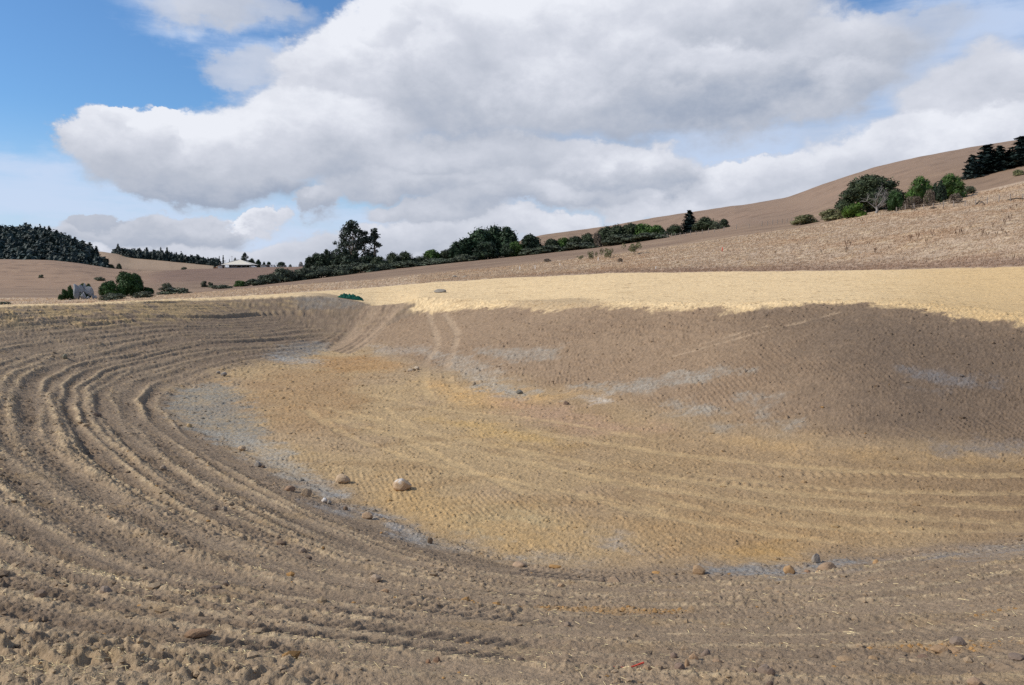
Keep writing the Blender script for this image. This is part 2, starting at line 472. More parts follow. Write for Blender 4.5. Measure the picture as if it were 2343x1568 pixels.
def soft_poly(px, edge=0.6, amp=0.8, bias=0.0, f=0.6, seed=0):
    P = poly_from_px(px)
    x0, y0 = P.min(0) - 4; x1, y1 = P.max(0) + 4
    out = np.zeros(X1.shape, F32)
    r0, r1 = np.searchsorted(GY[:N1], [y0, y1])
    if r1 <= r0: return out
    xs, ys = X1[r0:r1], Y1[r0:r1]
    c = np.nonzero(((xs >= x0) & (xs <= x1)).any(0))[0]
    if not len(c): return out
    c0, c1 = c[0], c[-1] + 1
    xs, ys = xs[:, c0:c1], ys[:, c0:c1]
    q = poly_sd(P, xs, ys) + bias + amp * (fb(xs, ys, f, 4, 30 + seed, 0.6))
    q = q + .35 * amp * fb(xs, ys, 4.2, 3, 60 + seed, .7)
    out[r0:r1, c0:c1] = sm(q, -edge, edge)
    return out

def line_mask(px, w, soft=0.12, wob=0.0):
    """a strip along a line on the ground: 1 on it, with the place along it and the signed offset not kept"""
    P = poly_from_px(px)
    # round the corners
    for _ in range(2):
        Q = [P[0]]
        for i in range(len(P) - 1):
            Q += [P[i] * .75 + P[i + 1] * .25, P[i] * .25 + P[i + 1] * .75]
        P = np.array(Q + [P[-1]])
    x0, y0 = P.min(0) - 3 * w - 1; x1, y1 = P.max(0) + 3 * w + 1
    m = np.zeros(X1.shape, F32); sl = np.zeros(X1.shape, F32); dd = np.full(X1.shape, 9, F32)
    r0, r1 = np.searchsorted(GY[:N1], [y0, y1])
    xs = X1[r0:r1]
    c = np.nonzero(((xs >= x0) & (xs <= x1)).any(0))[0]
    if r1 <= r0 or not len(c): return m, sl, dd
    c0, c1 = c[0], c[-1] + 1
    xs, ys = xs[:, c0:c1], Y1[r0:r1, c0:c1]
    d, s = poly_sd(P, xs, ys, False)
    d = d + wob * pn(xs * .8, ys * .8, 77)
    m[r0:r1, c0:c1] = 1 - sm(d, w * .5 - soft, w * .5 + soft); sl[r0:r1, c0:c1] = s; dd[r0:r1, c0:c1] = d
    return m, sl, dd

DISP = np.zeros(X1.shape, F32)
RIDGE = np.zeros(X1.shape, F32)     # where a windrow stands (drier, with straw)
SMOOTH = np.zeros(X1.shape, F32)    # where tyres have polished the soil
rr = random.Random(5)

# ---- windrows left by the blade, running round the near and left bank
def n1(s, f, seed): return pn(s * f, np.full_like(s, seed * 3.37), seed)
GAr = GA[None, :].astype(F32)
left = (1 - sm(GAr, -.46, -.02)) * (.30 + .70 * sm(-Y1, -52, -34))
# the passes drift up the bank as they come round to the near side
DW = D1 - 2.0 * sm(S1, 36, 62) * (1 - sm(S1, 71, 80)) + 2.0 * (1 - sm(S1, 1, 18))
TROUGH = np.zeros(X1.shape, F32); PALE = np.zeros(X1.shape, F32)
lump1 = pn(X1 * 4.5, Y1 * 4.5, 90); lump2 = pn(X1 * 12, Y1 * 12, 91)
dcur = 0.5
i = 0
while dcur < 17.5:
    d0 = dcur; i += 1
    dcur += rr.choice([.26, .34, .50, .62, .80, .95]) * rr.uniform(.85, 1.15)
    w = 0.45 * n1(S1, 0.09, 40 + i) + 0.07 * n1(S1, 0.5, 60 + i) + 0.03 * n1(S1, 2.2, 20 + i)
    amp = np.clip(0.85 + 1.1 * n1(S1, 0.11, 80 + i), 0.0, 1.35)
    q = DW - d0 - w
    sig = rr.uniform(0.075, 0.17)
    hgt = sig * rr.uniform(.36, .68) * (0.72 + 0.75 * left) * (.50 + .50 * sm(Y1, 5, 14))
    r = np.exp(-np.abs(q / np.where(q > 0, sig * 1.5, sig)) ** 1.7) * amp
    r = r * (1 + 0.18 * lump1 + 0.30 * lump2)
    DISP += (hgt * r * nearb).astype(F32)
    RIDGE = np.maximum(RIDGE, r * nearb * (.55 + .45 * left))
    tr = np.exp(-((q + sig * 2.6) / (sig * 1.7)) ** 2) * amp
    DISP -= (0.45 * hgt * tr * nearb).astype(F32)
    TROUGH = np.maximum(TROUGH, tr * nearb * left)
    PALE = np.maximum(PALE, np.exp(-((q - sig * .6 - .02 * lump2) / (.022 + .0022 * Y1)) ** 2) * amp * nearb)
# ---- print of the crawler's grousers between the windrows
rowi = np.floor(DW / 0.8)
gm = sm(pn(S1 * 0.17, rowi * 7.3, 51) + 0.25 * nM, -0.12, 0.15) * sm(np.abs((DW / 0.8) % 1 - 0.5), 0.42, 0.30)
gro = np.sin(2 * np.pi * (S1 + 0.25 * D1 + 0.03 * nM) / 0.19)
GROUSE = gm * nearb * (1 - np.clip(RIDGE * 1.5, 0, 1))
GROUSE = GROUSE * sm(-Y1, -40, -24)
DISP += (0.024 * gro * GROUSE * sm(nF, -0.6, 0.1)).astype(F32)
# ---- rough soil
rough = np.abs(fb(X1, Y1, 2.3, 3, 61)) ; rough2 = np.abs(pn(X1 * 7.5, Y1 * 7.5, 65)); rough3 = pn(X1 * 16, Y1 * 16, 66)
clumpy = sm(fb(X1, Y1, 0.45, 3, 70), -0.25, 0.35)
wfar, wmid, wnear = sm(Y1, 12, 26), sm(Y1, 5, 12) * (1 - .6 * sm(Y1, 22, 34)), 1 - sm(Y1, 9, 16)
cr1 = np.maximum(0, pn(X1 * 9, Y1 * 9, 161) - .20) * wmid + 1.5 * np.maximum(0, pn(X1 * 4.5, Y1 * 4.5, 165) - .20) * wfar + .22 * np.maximum(0, pn(X1 * 10, Y1 * 10, 166) - .1) * wnear
cr2 = .8 * np.maximum(0, pn(X1 * 20, Y1 * 20, 163) - .18) * wmid + .55 * np.maximum(0, pn(X1 * 27, Y1 * 27, 164) - .15) * wnear
CRUMB = (0.048 * cr1 + 0.032 * cr2).astype(F32) * (.25 + .75 * clumpy + .6 * np.minimum(RIDGE, 1) + .8 * np.clip(TROUGH, 0, 1))
DISP += (nearb * CRUMB + (floor + farb) * (0.040 * cr1 + .045 * cr2) * (.3 + .7 * clumpy)).astype(F32)
DISP += (nearb * (0.03 * nM + (0.030 * (.35 + .65 * sm(Y1, 5, 14)) * rough + 0.026 * rough2 + 0.012 * rough3) * (0.20 + 0.75 * clumpy + 0.4 * np.minimum(RIDGE, 1) + 1.3 * np.clip(TROUGH, 0, 1)))).astype(F32)

# ---- far bank: rows of tamping foot prints, up and down the slope
jx = 0.04 * pn(X1 * 1.6, Y1 * 1.6, 71); jy = 0.05 * pn(X1 * 1.6, Y1 * 1.6, 72)
# grid laid square to the slope
wx = 0.10 * pn(X1 * .5, Y1 * .5, 73); wy = 0.10 * pn(X1 * .5, Y1 * .5, 75)
al = 0.78 * X1 - 0.62 * Y1; ac = 0.62 * X1 + 0.78 * Y1
foot = np.sin(2 * np.pi * (al + jx + wx + 0.15 * nM) / 0.31) * np.sin(2 * np.pi * (ac + jy + wy) / 0.37)
patch = sm(nL + 0.5 * nM, -0.25, 0.3)
foot = np.minimum(foot, .1) * 1.3 + .5 * np.maximum(foot, .5)
DISP += (farb * (0.075 * foot * sm(-Y1, -72, -50) * (0.15 + 0.85 * patch) + 0.030 * rough2 + 0.030 * rough + 0.05 * nM)).astype(F32)
# ---- floor
foot2 = np.sin(2 * np.pi * (0.92 * X1 - 0.38 * Y1 + jx + wx) / 0.24) * np.sin(2 * np.pi * (0.38 * X1 + 0.92 * Y1 + jy + wy) / 0.30)
pf = sm(fb(X1, Y1, 0.35, 3, 74), -0.05, 0.3)
DISP += (floor * (0.022 * foot2 * pf + 0.018 * rough2 + 0.025 * rough + 0.04 * nM)).astype(F32)
# ---- crumbly grain, down to the finest the sheet carries
_g = np.random.default_rng(3)
cell = np.minimum(0.0016 * Y1, .09)
grit = _g.normal(0, 1, X1.shape).astype(F32)
sp = (_g.random(X1.shape) > .955).astype(F32)
DISP += ((0.15 * grit + 1.35 * sp * _g.random(X1.shape).astype(F32)) * cell * cut * (1 + .35 * (farb + floor)) * (0.5 + 0.7 * sm(nM + nF, -.5, .5)) * (1 - .0)).astype(F32)

TRACKS = [
 ([(747, 935), (793, 946), (862, 961), (923, 979), (1018, 999), (1163, 1025), (1400, 1075), (1700, 1120), (2000, 1148), (2342, 1165)], .55),
 ([(758, 959), (845, 985), (911, 999), (1047, 1028), (1163, 1051), (1400, 1105), (1700, 1150), (2000, 1180), (2342, 1200)], .55),
 ([(932, 1011), (1004, 1048), (1076, 1080), (1200, 1130)], .4),
 ([(880, 935), (905, 960), (960, 990), (1080, 1015), (1250, 1050)], .4),
 ([(981, 716), (1001, 774), (1001, 797), (969, 831), (969, 895), (990, 918)], .6),
 ([(1018, 719), (1047, 756), (1045, 788), (1021, 831), (1021, 866), (1047, 895)], .6),
 ([(1541, 817), (1640, 788), (1755, 759), (1918, 717)], .22), ([(1560, 800), (1660, 772), (1755, 748)], .2),
 ([(1450, 1130), (1700, 1190), (2000, 1215), (2342, 1215)], .5),
 ([(1330, 1140), (1600, 1200), (1900, 1240)], .45), ([(700, 940), (790, 1000), (960, 1060), (1200, 1110), (1500, 1165)], .4), ([(1200, 985), (1450, 1030), (1750, 1065), (2050, 1085), (2342, 1090)], .6), ([(1600, 1090), (1850, 1115), (2100, 1130), (2342, 1130)], .5), ([(850, 905), (1000, 940), (1250, 960), (1500, 1010)], .4),
]
for px, w in TRACKS:
    m, s, d = line_mask(px, w, 0.15, 0.18)
    SMOOTH = np.maximum(SMOOTH, m * 0.9 * sm(nM + .6 * nF, -.75, .1))
    e = np.exp(-((d - w * .5 - .07) / .06) ** 2)
    DISP = DISP * (1 - 0.65 * m) - 0.018 * m + 0.010 * e * (1 + nF)
# the ramp out of the pit, bladed smooth between small spill ridges
ramp = soft_poly([(836, 700), (930, 692), (960, 684), (905, 720), (800, 812), (748, 800)], 0.3, 0.25)
DISP *= 1 - 0.85 * ramp; SMOOTH = np.maximum(SMOOTH, ramp * 0.8)
for px in ([(840, 712), (765, 775), (745, 798)], [(880, 700), (868, 722), (760, 806)], [(900, 700), (880, 722), (773, 809)], [(925, 705), (870, 752), (792, 810)], [(815, 716), (755, 770), (710, 790)],
           [(960, 684), (910, 697), (850, 702)]):
    m, s, d = line_mask(px, 0.4, 0.15, 0.2)
    DISP += 0.15 * np.exp(-(d / 0.18) ** 2) * (0.6 + 0.6 * nF)
# tread prints
TREADS = [([(1906, 1011), (1926, 976), (2033, 904), (2132, 831), (2305, 751)], .55), ([(1987, 1045), (1999, 982), (2045, 941), (2143, 886), (2247, 797), (2305, 759)], .55),
          ([(1756, 1083), (1918, 1088), (2211, 1088)], .5), ([(1500, 1075), (1640, 1105), (1900, 1120)], .5), ([(2020, 1020), (2150, 960), (2342, 860)], .5),
          ([(1560, 975), (1680, 1000), (1760, 1040)], .5)]
for px, w in TREADS:
    m, s, d = line_mask(px, w, 0.08, 0.04)
    DISP = DISP * (1 - 0.4 * m) + 0.026 * m * sm(nF + 1.5 * nM, -.9, .5) * np.sign(np.sin(2 * np.pi * s / 0.34)) * np.minimum(1, 3 * np.abs(np.sin(2 * np.pi * s / 0.34)))
# the toe of the near bank carries a line of spilled crumbs
toeline = np.exp(-((D1 - 0.15 - 0.25 * nM) / 0.22) ** 2) * (1 - sm(S1, S_NEAR + 1, S_NEAR + 6))
DISP += 0.05 * toeline * (0.5 + rough2 * 1.4)
# ---- what each bit of ground is made of (dry colours of the soils)
def L(*c): return np.array(lin(*c), F32)
COL = np.empty(X1.shape + (3,), F32)
def paint(m, c, var=None):
    global COL
    m = m[..., None]
    COL = COL * (1 - m) + m * (c if c.ndim > 1 else c[None, None])
brown = L(152, 131, 108); brown2 = L(135, 116, 96); orange = L(183, 150, 102); orange2 = L(196, 160, 98); pink = L(158, 134, 110)
gray = L(152, 148, 140); slate = L(124, 126, 124); straw = L(222, 194, 150); straw2 = L(206, 172, 120); dark_brown = L(110, 94, 80); tan = L(190, 164, 134)
COL[:] = brown
mix = sm(fb(X1, Y1, 0.35, 4, 101), -0.35, 0.35)
paint(mix * 0.7, brown2)
# floor
floorc = floor.copy()
farside = sm(S1, S_NEAR + 1, S_NEAR + 6)
_d = D1 + 1.1 * nM + 1.6 * nL + .5 * nF
floor = ((1 - sm(_d, -1.6, .7)) * (1 - farside) + (1 - sm(_d, -3.5, 2.6)) * farside) * cut
paint(nearb * (1 - sm(S1, 14, 26)) * .7, L(122, 104, 88))
paint(farb, L(147, 124, 101)); paint(farb * sm(nL + .4 * nM, -.2, .5) * .5, L(132, 110, 90))
paint(floor, L(176, 150, 113))
paint(floor * sm(fb(X1, Y1, 0.16, 3, 103), 0.0, 0.35) * 0.4, pink)
paint(floor * sm(fb(X1 * .7 - Y1 * .2, Y1, 0.4, 4, 105), 0.0, 0.4) * 0.55, L(150, 122, 88))
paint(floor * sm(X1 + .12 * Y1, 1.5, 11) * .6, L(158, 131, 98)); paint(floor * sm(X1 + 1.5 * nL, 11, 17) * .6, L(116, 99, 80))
# far bank
paint(soft_poly([(1700, 716), (1780, 700), (2050, 703), (2200, 722), (2342, 742), (2500, 760), (2500, 1080), (2342, 1062), (2100, 1048), (1960, 1010), (1900, 930), (1840, 850), (1760, 770)], 4.5, 2.2) * np.maximum(farb - floor * .8, 0) * 0.88, dark_brown)  # far bank toned darker brown towards the right
paint(soft_poly([(1900, 1050), (2342, 1075), (2500, 1100), (2500, 1220), (2250, 1230), (2100, 1190)], 2.0, 1.0) * 0.55, L(142, 116, 88))
for px, c, k in [
    ([(560, 885), (640, 845), (800, 850), (830, 920), (740, 990), (640, 985), (590, 940)], L(160, 128, 92), .7),
    ([(720, 815), (850, 815), (930, 835), (900, 850), (740, 850)], L(166, 126, 80), .7),
    ([(960, 870), (1090, 890), (1290, 905), (1180, 940), (1050, 925)], L(200, 160, 104), .7),
    ([(770, 1130), (860, 1095), (1000, 1135), (1300, 1190), (1280, 1265), (1130, 1270), (980, 1230)], L(186, 152, 102), .65),
    ([(1000, 960), (1200, 985), (1300, 1020), (1150, 1010)], orange2, .6),
    ([(1650, 1003), (1850, 1018), (1960, 1045), (2100, 1058), (2342, 1072), (2342, 1060), (1760, 1035)], L(196, 160, 108), .42),
    ([(1700, 1270), (1760, 1255), (1770, 1282), (1700, 1290)], L(198, 154, 80), .7),
    ([(1130, 905), (1300, 935), (1500, 985), (1350, 1000), (1150, 950)], L(170, 138, 114), .7),
    ([(1400, 1190), (1700, 1180), (2000, 1200), (1900, 1260), (1500, 1260)], L(166, 134, 94), .6)]:
    paint(soft_poly(px, 1.4, 1.8) * k * (.6 + .4 * sm(nF + .6 * nM, -.5, .3)), c)
CLAY = np.zeros(X1.shape, F32)
for px, c, k in [
    ([(376, 935), (415, 888), (500, 875), (560, 905), (560, 935), (600, 975), (612, 1012), (520, 1022), (440, 988)], slate, .95),
    ([(500, 990), (620, 1010), (700, 1080), (780, 1120), (770, 1145), (700, 1120), (600, 1065), (520, 1020)], L(160, 155, 146), .9),
    ([(750, 1135), (860, 1180), (950, 1218), (935, 1232), (850, 1200), (750, 1160)], L(150, 150, 150), .95),
    ([(955, 1226), (1050, 1238), (1130, 1268), (1090, 1275), (1000, 1258)], L(158, 150, 140), .7),
    ([(1620, 1312), (1700, 1292), (1860, 1285), (2010, 1290), (1880, 1310), (1700, 1325)], L(128, 132, 136), .95),
    ([(2060, 1275), (2250, 1257), (2342, 1250), (2342, 1264), (2200, 1277)], L(132, 134, 138), .8),
    ([(600, 808), (690, 782), (750, 785), (770, 800), (640, 832)], L(130, 132, 132), .8),
    ([(1095, 800), (1200, 800), (1280, 795), (1265, 822), (1150, 832)], gray, .7),
    ([(960, 800), (1100, 828), (1160, 880), (1240, 905), (1130, 895), (1030, 850)], L(168, 160, 148), .7),
    ([(1080, 880), (1190, 893), (1225, 905), (1180, 912), (1110, 898)], gray, .9),
    ([(1310, 885), (1400, 882), (1460, 873), (1590, 850), (1660, 843), (1700, 855), (1560, 885), (1400, 900)], gray, .8),
    ([(1520, 925), (1600, 922), (1645, 940), (1600, 952), (1540, 940)], gray, .9),
    ([(2080, 850), (2200, 855), (2262, 866), (2160, 893), (2100, 872)], L(118, 118, 122), .7),
    ([(1700, 908), (1775, 914), (1752, 930)], gray, .8), ([(1335, 912), (1392, 906), (1385, 920)], L(196, 190, 182), .8),
    ([(1600, 968), (1670, 975), (1640, 988)], gray, .6), ([(1750, 958), (1805, 972), (1800, 990)], gray, .7),
    ([(665, 680), (700, 676), (790, 686), (840, 700), (760, 708), (680, 706)], L(122, 120, 116), .8),
    ([(850, 788), (1000, 795), (980, 806), (860, 815)], L(160, 154, 146), .5),
    ([(2130, 1008), (2342, 1018), (2342, 1044), (2150, 1040)], L(112, 112, 116), .6),
    ([(1370, 1235), (1410, 1232), (1420, 1245), (1380, 1248)], L(150, 150, 152), .7), ([(1050, 1180), (1200, 1160), (1240, 1190), (1100, 1210)], L(172, 158, 126), .6),
    ([(640, 815), (740, 822), (735, 832), (630, 830)], L(160, 158, 154), .7), ([(1220, 1270), (1330, 1285), (1300, 1298), (1200, 1285)], L(156, 150, 142), .5)]:
    m = soft_poly(px, 0.7, 1.9, 0.0, 0.75) * k * .82 * (0.45 + 0.55 * sm(nF + .7 * nM + .5 * nFF, -0.45, 0.3))
    paint(m, c); CLAY = np.maximum(CLAY, m)
# windrow crests are dry and pale, the print between them a shade browner
paint(np.clip(TROUGH * 1.2 - RIDGE, 0, 1) * .70 * sm(nF + nM, -.7, .2), L(104, 88, 72)); paint(np.clip(RIDGE, 0, 1) * 0.60, L(164, 143, 115))  # downhill troughs darkened: damp crumbly soil plus painted windrow shade
paint(GROUSE * 0.25, L(118, 100, 84))
paint(SMOOTH * 0.60 * floor * (.6 + .4 * sm(nF, -.4, .3)), L(192, 164, 120)); paint(SMOOTH * 0.8 * bank, L(168, 145, 120))
paint(ramp * .8, L(156, 133, 110))
for px in ([(840, 712), (765, 775), (745, 798)], [(880, 700), (868, 722), (760, 806)], [(900, 700), (880, 722), (773, 809)]):
    m, s, d = line_mask(px, .5, .2, .3); paint(m * .55 * sm(nF, -.5, .2), L(112, 92, 76))
# the tan earth rows in the near bank
TANROW = np.zeros(X1.shape, F32)
paint(np.clip(PALE, 0, 1) * sm(nM + .8 * nF + .5 * nFF, -.25, .55) * .55 * sm(-Y1, -58, -36), L(196, 174, 140))
for px, w in (([(1200, 1395), (1420, 1405), (1560, 1402)], .5), ([(2000, 1490), (2200, 1485), (2342, 1470)], .22), ([(950, 1370), (1100, 1385), (1250, 1395)], .4), ([(2095, 1430), (2342, 1398)], .25)):
    m, s, d = line_mask(px, w, .2, .3)
    paint(m * .6 * sm(nF + nM, -.5, .3), L(172, 138, 94)); TANROW = np.maximum(TANROW, m)
paint(sm(fb(X1, Y1, 0.9, 4, 111), .18, .5) * nearb * 0.35, L(160, 134, 98))
# straw mulch above the cut
strawp = soft_poly([(700, 670), (770, 676), (850, 698), (905, 696), (950, 694), (940, 712), (1010, 716), (1080, 706), (1170, 702), (1250, 716), (1330, 704), (1450, 704), (1560, 712), (1640, 704), (1700, 716), (1800, 699), (2050, 703), (2200, 724), (2342, 746), (2600, 790),
    (3400, 800), (3400, 500), (700, 600)], 0.45, 1.5, 0.0, 0.8)
k2 = np.interp(GA, KA, KY[:, 2])[None, :]; k1 = np.interp(GA, KA, KY[:, 1])[None, :]
inside2 = 1 - sm(Y1 - k2 + 1.6 * nL + 1.0 * nM, -0.5, 1.0)
left_crest = sm(Y1 - k1 + 0.4 * nM, -0.4, 0.2) * sm(X1, 4, -2) if False else sm(Y1 - k1 + 0.5 * nM, -0.6, 0.2) * sm(-GA[None, :], 0.2, 0.3)
STRAW = np.maximum(strawp, left_crest) * inside2
lp = soft_poly([(-60, 704), (200, 697), (420, 690), (560, 690), (420, 735), (300, 742), (-60, 745)], 1.5, 1.0) * sm(fb(X1, Y1, 0.8, 4, 115) + .15, -.1, .35) * .85
lp2 = soft_poly([(360, 694), (470, 700), (410, 726), (380, 712)], .8, .8) * .7
lp3 = soft_poly([(420, 692), (680, 682), (680, 708), (560, 715)], 1.0, 1.0) * sm(fb(X1 * .5, Y1 * 1.5, 0.9, 4, 117), -.05, .4) * .7
lp4 = soft_poly([(470, 725), (620, 780), (640, 800), (560, 770)], 1.0, 1.0) * sm(fb(X1, Y1, 1.2, 4, 119), .0, .4) * .6
PART = np.maximum.reduce([lp, lp2, lp3, lp4]) * (1 - STRAW)
thinspot = soft_poly([(1170, 690), (1330, 682), (1400, 706), (1300, 716), (1180, 712)], 1., 1.2) * .5
sc = straw * 1.0
paint(STRAW * (1 - .35 * sm(nF + .5 * nM, .1, .7)) * (1 - thinspot), straw)
paint(STRAW * sm(fb(X1, Y1, 1.1, 4, 151, .7), .05, .5) * .35, L(198, 160, 104)); paint(STRAW * sm(fb(X1 * .22, Y1 * 1.1, 1.0, 4, 157, .7), .12, .5) * .45, L(176, 146, 108)); paint(STRAW * sm(fb(X1, Y1, 2.6, 3, 159, .8), .22, .6) * .45, L(150, 122, 92))
clodrow = STRAW * sm(np.sin((Y1 - k1) * 1.9 + 1.2 * nL + .6 * nM), .75, .98) * sm(nF + pn(X1 * 1.7, Y1 * 3.0, 153), .15, .5)
paint(clodrow * sm(nL + nM, 0, .4) * .6, L(120, 98, 76)); DISP += (clodrow * .07).astype(F32)
paint(STRAW * sm(GA[None, :] + 0.06 * nL, .36, .62) * .65, straw2)
paint(STRAW * sm(fb(X1 * .35, Y1 * 1.6, 0.5, 4, 121), .22, .5) * .45, L(176, 146, 104))
paint(STRAW * sm(-EXC[:N1].astype(F32), -3.0, 0.3) * sm(nF, .1, .5) * .5, L(150, 124, 90))
paint(PART * .85, L(184, 156, 110))
DISP += (STRAW * (0.05 * rough + 0.03 * rough2 + 0.02 * nM)).astype(F32)
DISP += (soft_poly([(-60, 715), (290, 718), (300, 742), (-60, 745)], 1, .5) * 0.20 * sm(np.sin(2 * np.pi * (D1 + .3 * nM) / 1.5), .3, .9) * (0.4 + rough2 * 1.4)).astype(F32)
# dry grass beyond
gr = (1 - inside2) * (1 - cut)
GRASS = gr
gcol = L(182, 160, 138)
paint(gr, gcol)
gn = fb(X1 * 0.5, Y1, 0.10, 4, 131); gn2 = fb(X1 * .4, Y1, 0.6, 3, 133)
paint(gr * sm(gn, -.1, .4) * .6, L(176, 145, 116))
paint(gr * sm(gn2, 0, .5) * .5, L(206, 184, 152))
dk = 1 - sm(Y1 - k2, 3, 12 + 6 * nL)
paint(gr * dk * .8 * sm(GA[None, :], -.1, .2), L(156, 130, 112))
k4 = np.interp(GA, KA, KY[:, 4])[None, :]
paint(gr * sm(Y1 - k4 + 26 + 8 * gn, -8, 8) * (1 - sm(GA[None, :], .25, .45)) * .6 * sm(GA[None, :], -.4, -.2), L(142, 118, 100))

# ---- far land
X2, Y2 = GXX[N1:].astype(F32), GYY[N1:].astype(F32)
COL2 = np.empty(X2.shape + (3,), F32)
gA = GA[None, :]
f1 = fb(X2 * .5, Y2, 0.02, 4, 141); f2 = fb(X2 * .35, Y2, 0.09, 4, 143); f3 = fb(X2 * .3, Y2, 0.3, 3, 145)
COL2[:] = L(136, 113, 93)
def paint2(m, c):
    global COL2
    m = np.broadcast_to(m, X2.shape)[..., None]
    COL2 = COL2 * (1 - m) + m * c
paint2(sm(f1, -.2, .3) * .6, L(120, 99, 82)); paint2(sm(f2, 0, .4) * .5, L(160, 136, 110)); paint2(sm(f3, .1, .5) * .5, L(104, 86, 70))
# left plateau in front of the barn is a darker fallow field; the rounded hill on the left is pale
darkf = sm(Y2, 250, 330) * (1 - sm(Y2, 700, 740)) * sm(gA, -.50 + .0002 * (Y2 - 300), -.46 + .0002 * (Y2 - 300)) * (1 - sm(gA, -.1, 0))
paint2(darkf * .75, L(122, 98, 84))
hillp = (1 - sm(gA, -.48, -.44)) * (1 - sm(Y2, 700, 760)) * sm(Y2, 200, 300)
paint2(hillp * .55, L(156, 128, 104)); paint2(hillp * sm(f3, -.1, .35) * .35, L(132, 106, 88))
paint2(sm(Y2, 230, 300) * sm(gA, .0, .2) * .85, L(138, 116, 98)); paint2(sm(Y2, 230, 300) * sm(gA, .1, .3) * sm(f2 + f3, -.1, .5) * .5, L(146, 120, 100)); paint2(sm(Y2, 230, 300) * sm(f3, .1, .45) * .35, L(88, 74, 62))
wood = sm(Y2, 700, 730) * (1 - sm(Y2, 1100, 1200)) * (1 - sm(gA, -.545, -.53))
paint2(wood, L(52, 62, 46))
paint2(sm(Y2, 1080, 1200) * .6, L(168, 145, 120))

# ---- heights with all relief, and the mesh
ZF = ZB.copy()
ZF[:N1] += DISP
ZF[N1:] += 0.5 * f2 * sm(Y2, 170, 400)
ZF[:N1] += (GRASS * (0.18 * gn2 + 0.10 * nM)).astype(F32)
COLF = np.ones((NR, NC, 4), F32)
grain = (1 + 0.10 * nF + 0.08 * nFF + 0.06 * nM + .10 * grit * cut)[..., None]
lum = (COL @ np.array([.25, .6, .15], F32))[..., None]
COL = (lum + (COL - lum) * 0.95) * np.array([1.0, .985, .935], F32)
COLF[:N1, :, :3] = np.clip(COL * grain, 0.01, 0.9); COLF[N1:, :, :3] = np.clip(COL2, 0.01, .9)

def height(x, y):
    """top of the finished ground, read off the sheet"""
    x = np.atleast_1d(np.asarray(x, float)); y = np.atleast_1d(np.asarray(y, float))
    a = np.clip(x / y, GA[0], GA[-1]); j = np.clip(np.searchsorted(GA, a) - 1, 0, NC - 2)
    yy = np.clip(y, GY[0], GY[-1]); i = np.clip(np.searchsorted(GY, yy) - 1, 0, NR - 2)
    ta = np.clip((a - GA[j]) / (GA[j + 1] - GA[j]), 0, 1); ty = np.clip((yy - GY[i]) / (GY[i + 1] - GY[i]), 0, 1)
    return (ZF[i, j] * (1 - ta) + ZF[i, j + 1] * ta) * (1 - ty) + (ZF[i + 1, j] * (1 - ta) + ZF[i + 1, j + 1] * ta) * ty
def sample(M, x, y):
    a = x / y; j = np.clip(np.searchsorted(GA, a) - 1, 0, NC - 1); i = np.clip(np.searchsorted(GY, y) - 1, 0, M.shape[0] - 1)
    return M[i, j]

def mesh_from(name, verts, faces, color=None, smooth=True):
    """faces: (n,k) int array with one k; color per vertex"""
    me = bpy.data.meshes.new(name)
    verts = np.ascontiguousarray(verts, F32); faces = np.ascontiguousarray(faces, np.int32)
    n, k = faces.shape
    me.vertices.add(len(verts)); me.vertices.foreach_set('co', verts.ravel())
    me.loops.add(n * k); me.loops.foreach_set('vertex_index', faces.ravel())
    me.polygons.add(n)
    me.polygons.foreach_set('loop_start', np.arange(0, n * k, k, dtype=np.int32))
    me.polygons.foreach_set('loop_total', np.full(n, k, np.int32))
    me.polygons.foreach_set('use_smooth', np.full(n, smooth, bool))
    if color is not None:
        at = me.color_attributes.new('col', 'FLOAT_COLOR', 'POINT')
        at.data.foreach_set('color', np.ascontiguousarray(color, F32).ravel())
    me.update(calc_edges=True)
    return me

def link(name, me, mat=None, parent=None, **props):
    o = bpy.data.objects.new(name, me); C.objects.link(o)
    if mat is not None and me is not None and not me.materials: me.materials.append(mat)
    if parent is not None: o.parent = parent
    for k, v in props.items():
        if v is not None: o[k] = v
    return o

def thing(name, label, cat, loc=(0, 0, 0), rz=0.0, group=None):
    o = bpy.data.objects.new(name, None); C.objects.link(o)
    o.location = loc; o.rotation_euler = (0, 0, rz); o.empty_display_size = 0.3
    o['label'] = label; o['category'] = cat
    if group: o['group'] = group
    return o

# ------------------------------------------------------------------ materials
def new_mat(name):
    m = bpy.data.materials.new(name); m.use_nodes = True
    nt = m.node_tree; nt.nodes.clear(); Ex.tree = nt
    b = nt.nodes.new('ShaderNodeBsdfPrincipled'); o = nt.nodes.new('ShaderNodeOutputMaterial')
    nt.links.new(b.outputs[0], o.inputs[0])
    b.inputs['Roughness'].default_value = 0.9
    b.inputs['Specular IOR Level'].default_value = 0.15
    return m, nt, b
def attr(name='col'):
    n = Ex.tree.nodes.new('ShaderNodeAttribute'); n.attribute_name = name
    return Ex(n.outputs['Color'])
def position():
    return Ex(Ex.tree.nodes.new('ShaderNodeNewGeometry').outputs['Position'])
def objcoord():
    return Ex(Ex.tree.nodes.new('ShaderNodeTexCoord').outputs['Object'])
def bump(b, h, strength, dist):
    n = Ex.tree.nodes.new('ShaderNodeBump'); n.inputs['Strength'].default_value = strength; n.inputs['Distance'].default_value = dist
    Ex.put(n.inputs['Height'], h); Ex.tree.links.new(n.outputs[0], b.inputs['Normal'])
def scaled(col, fac):
    n = Ex.tree.nodes.new('ShaderNodeVectorMath'); n.operation = 'SCALE'
    Ex.put(n.inputs[0], col); Ex.put(n.inputs[3], fac)
    return Ex(n.outputs[0])

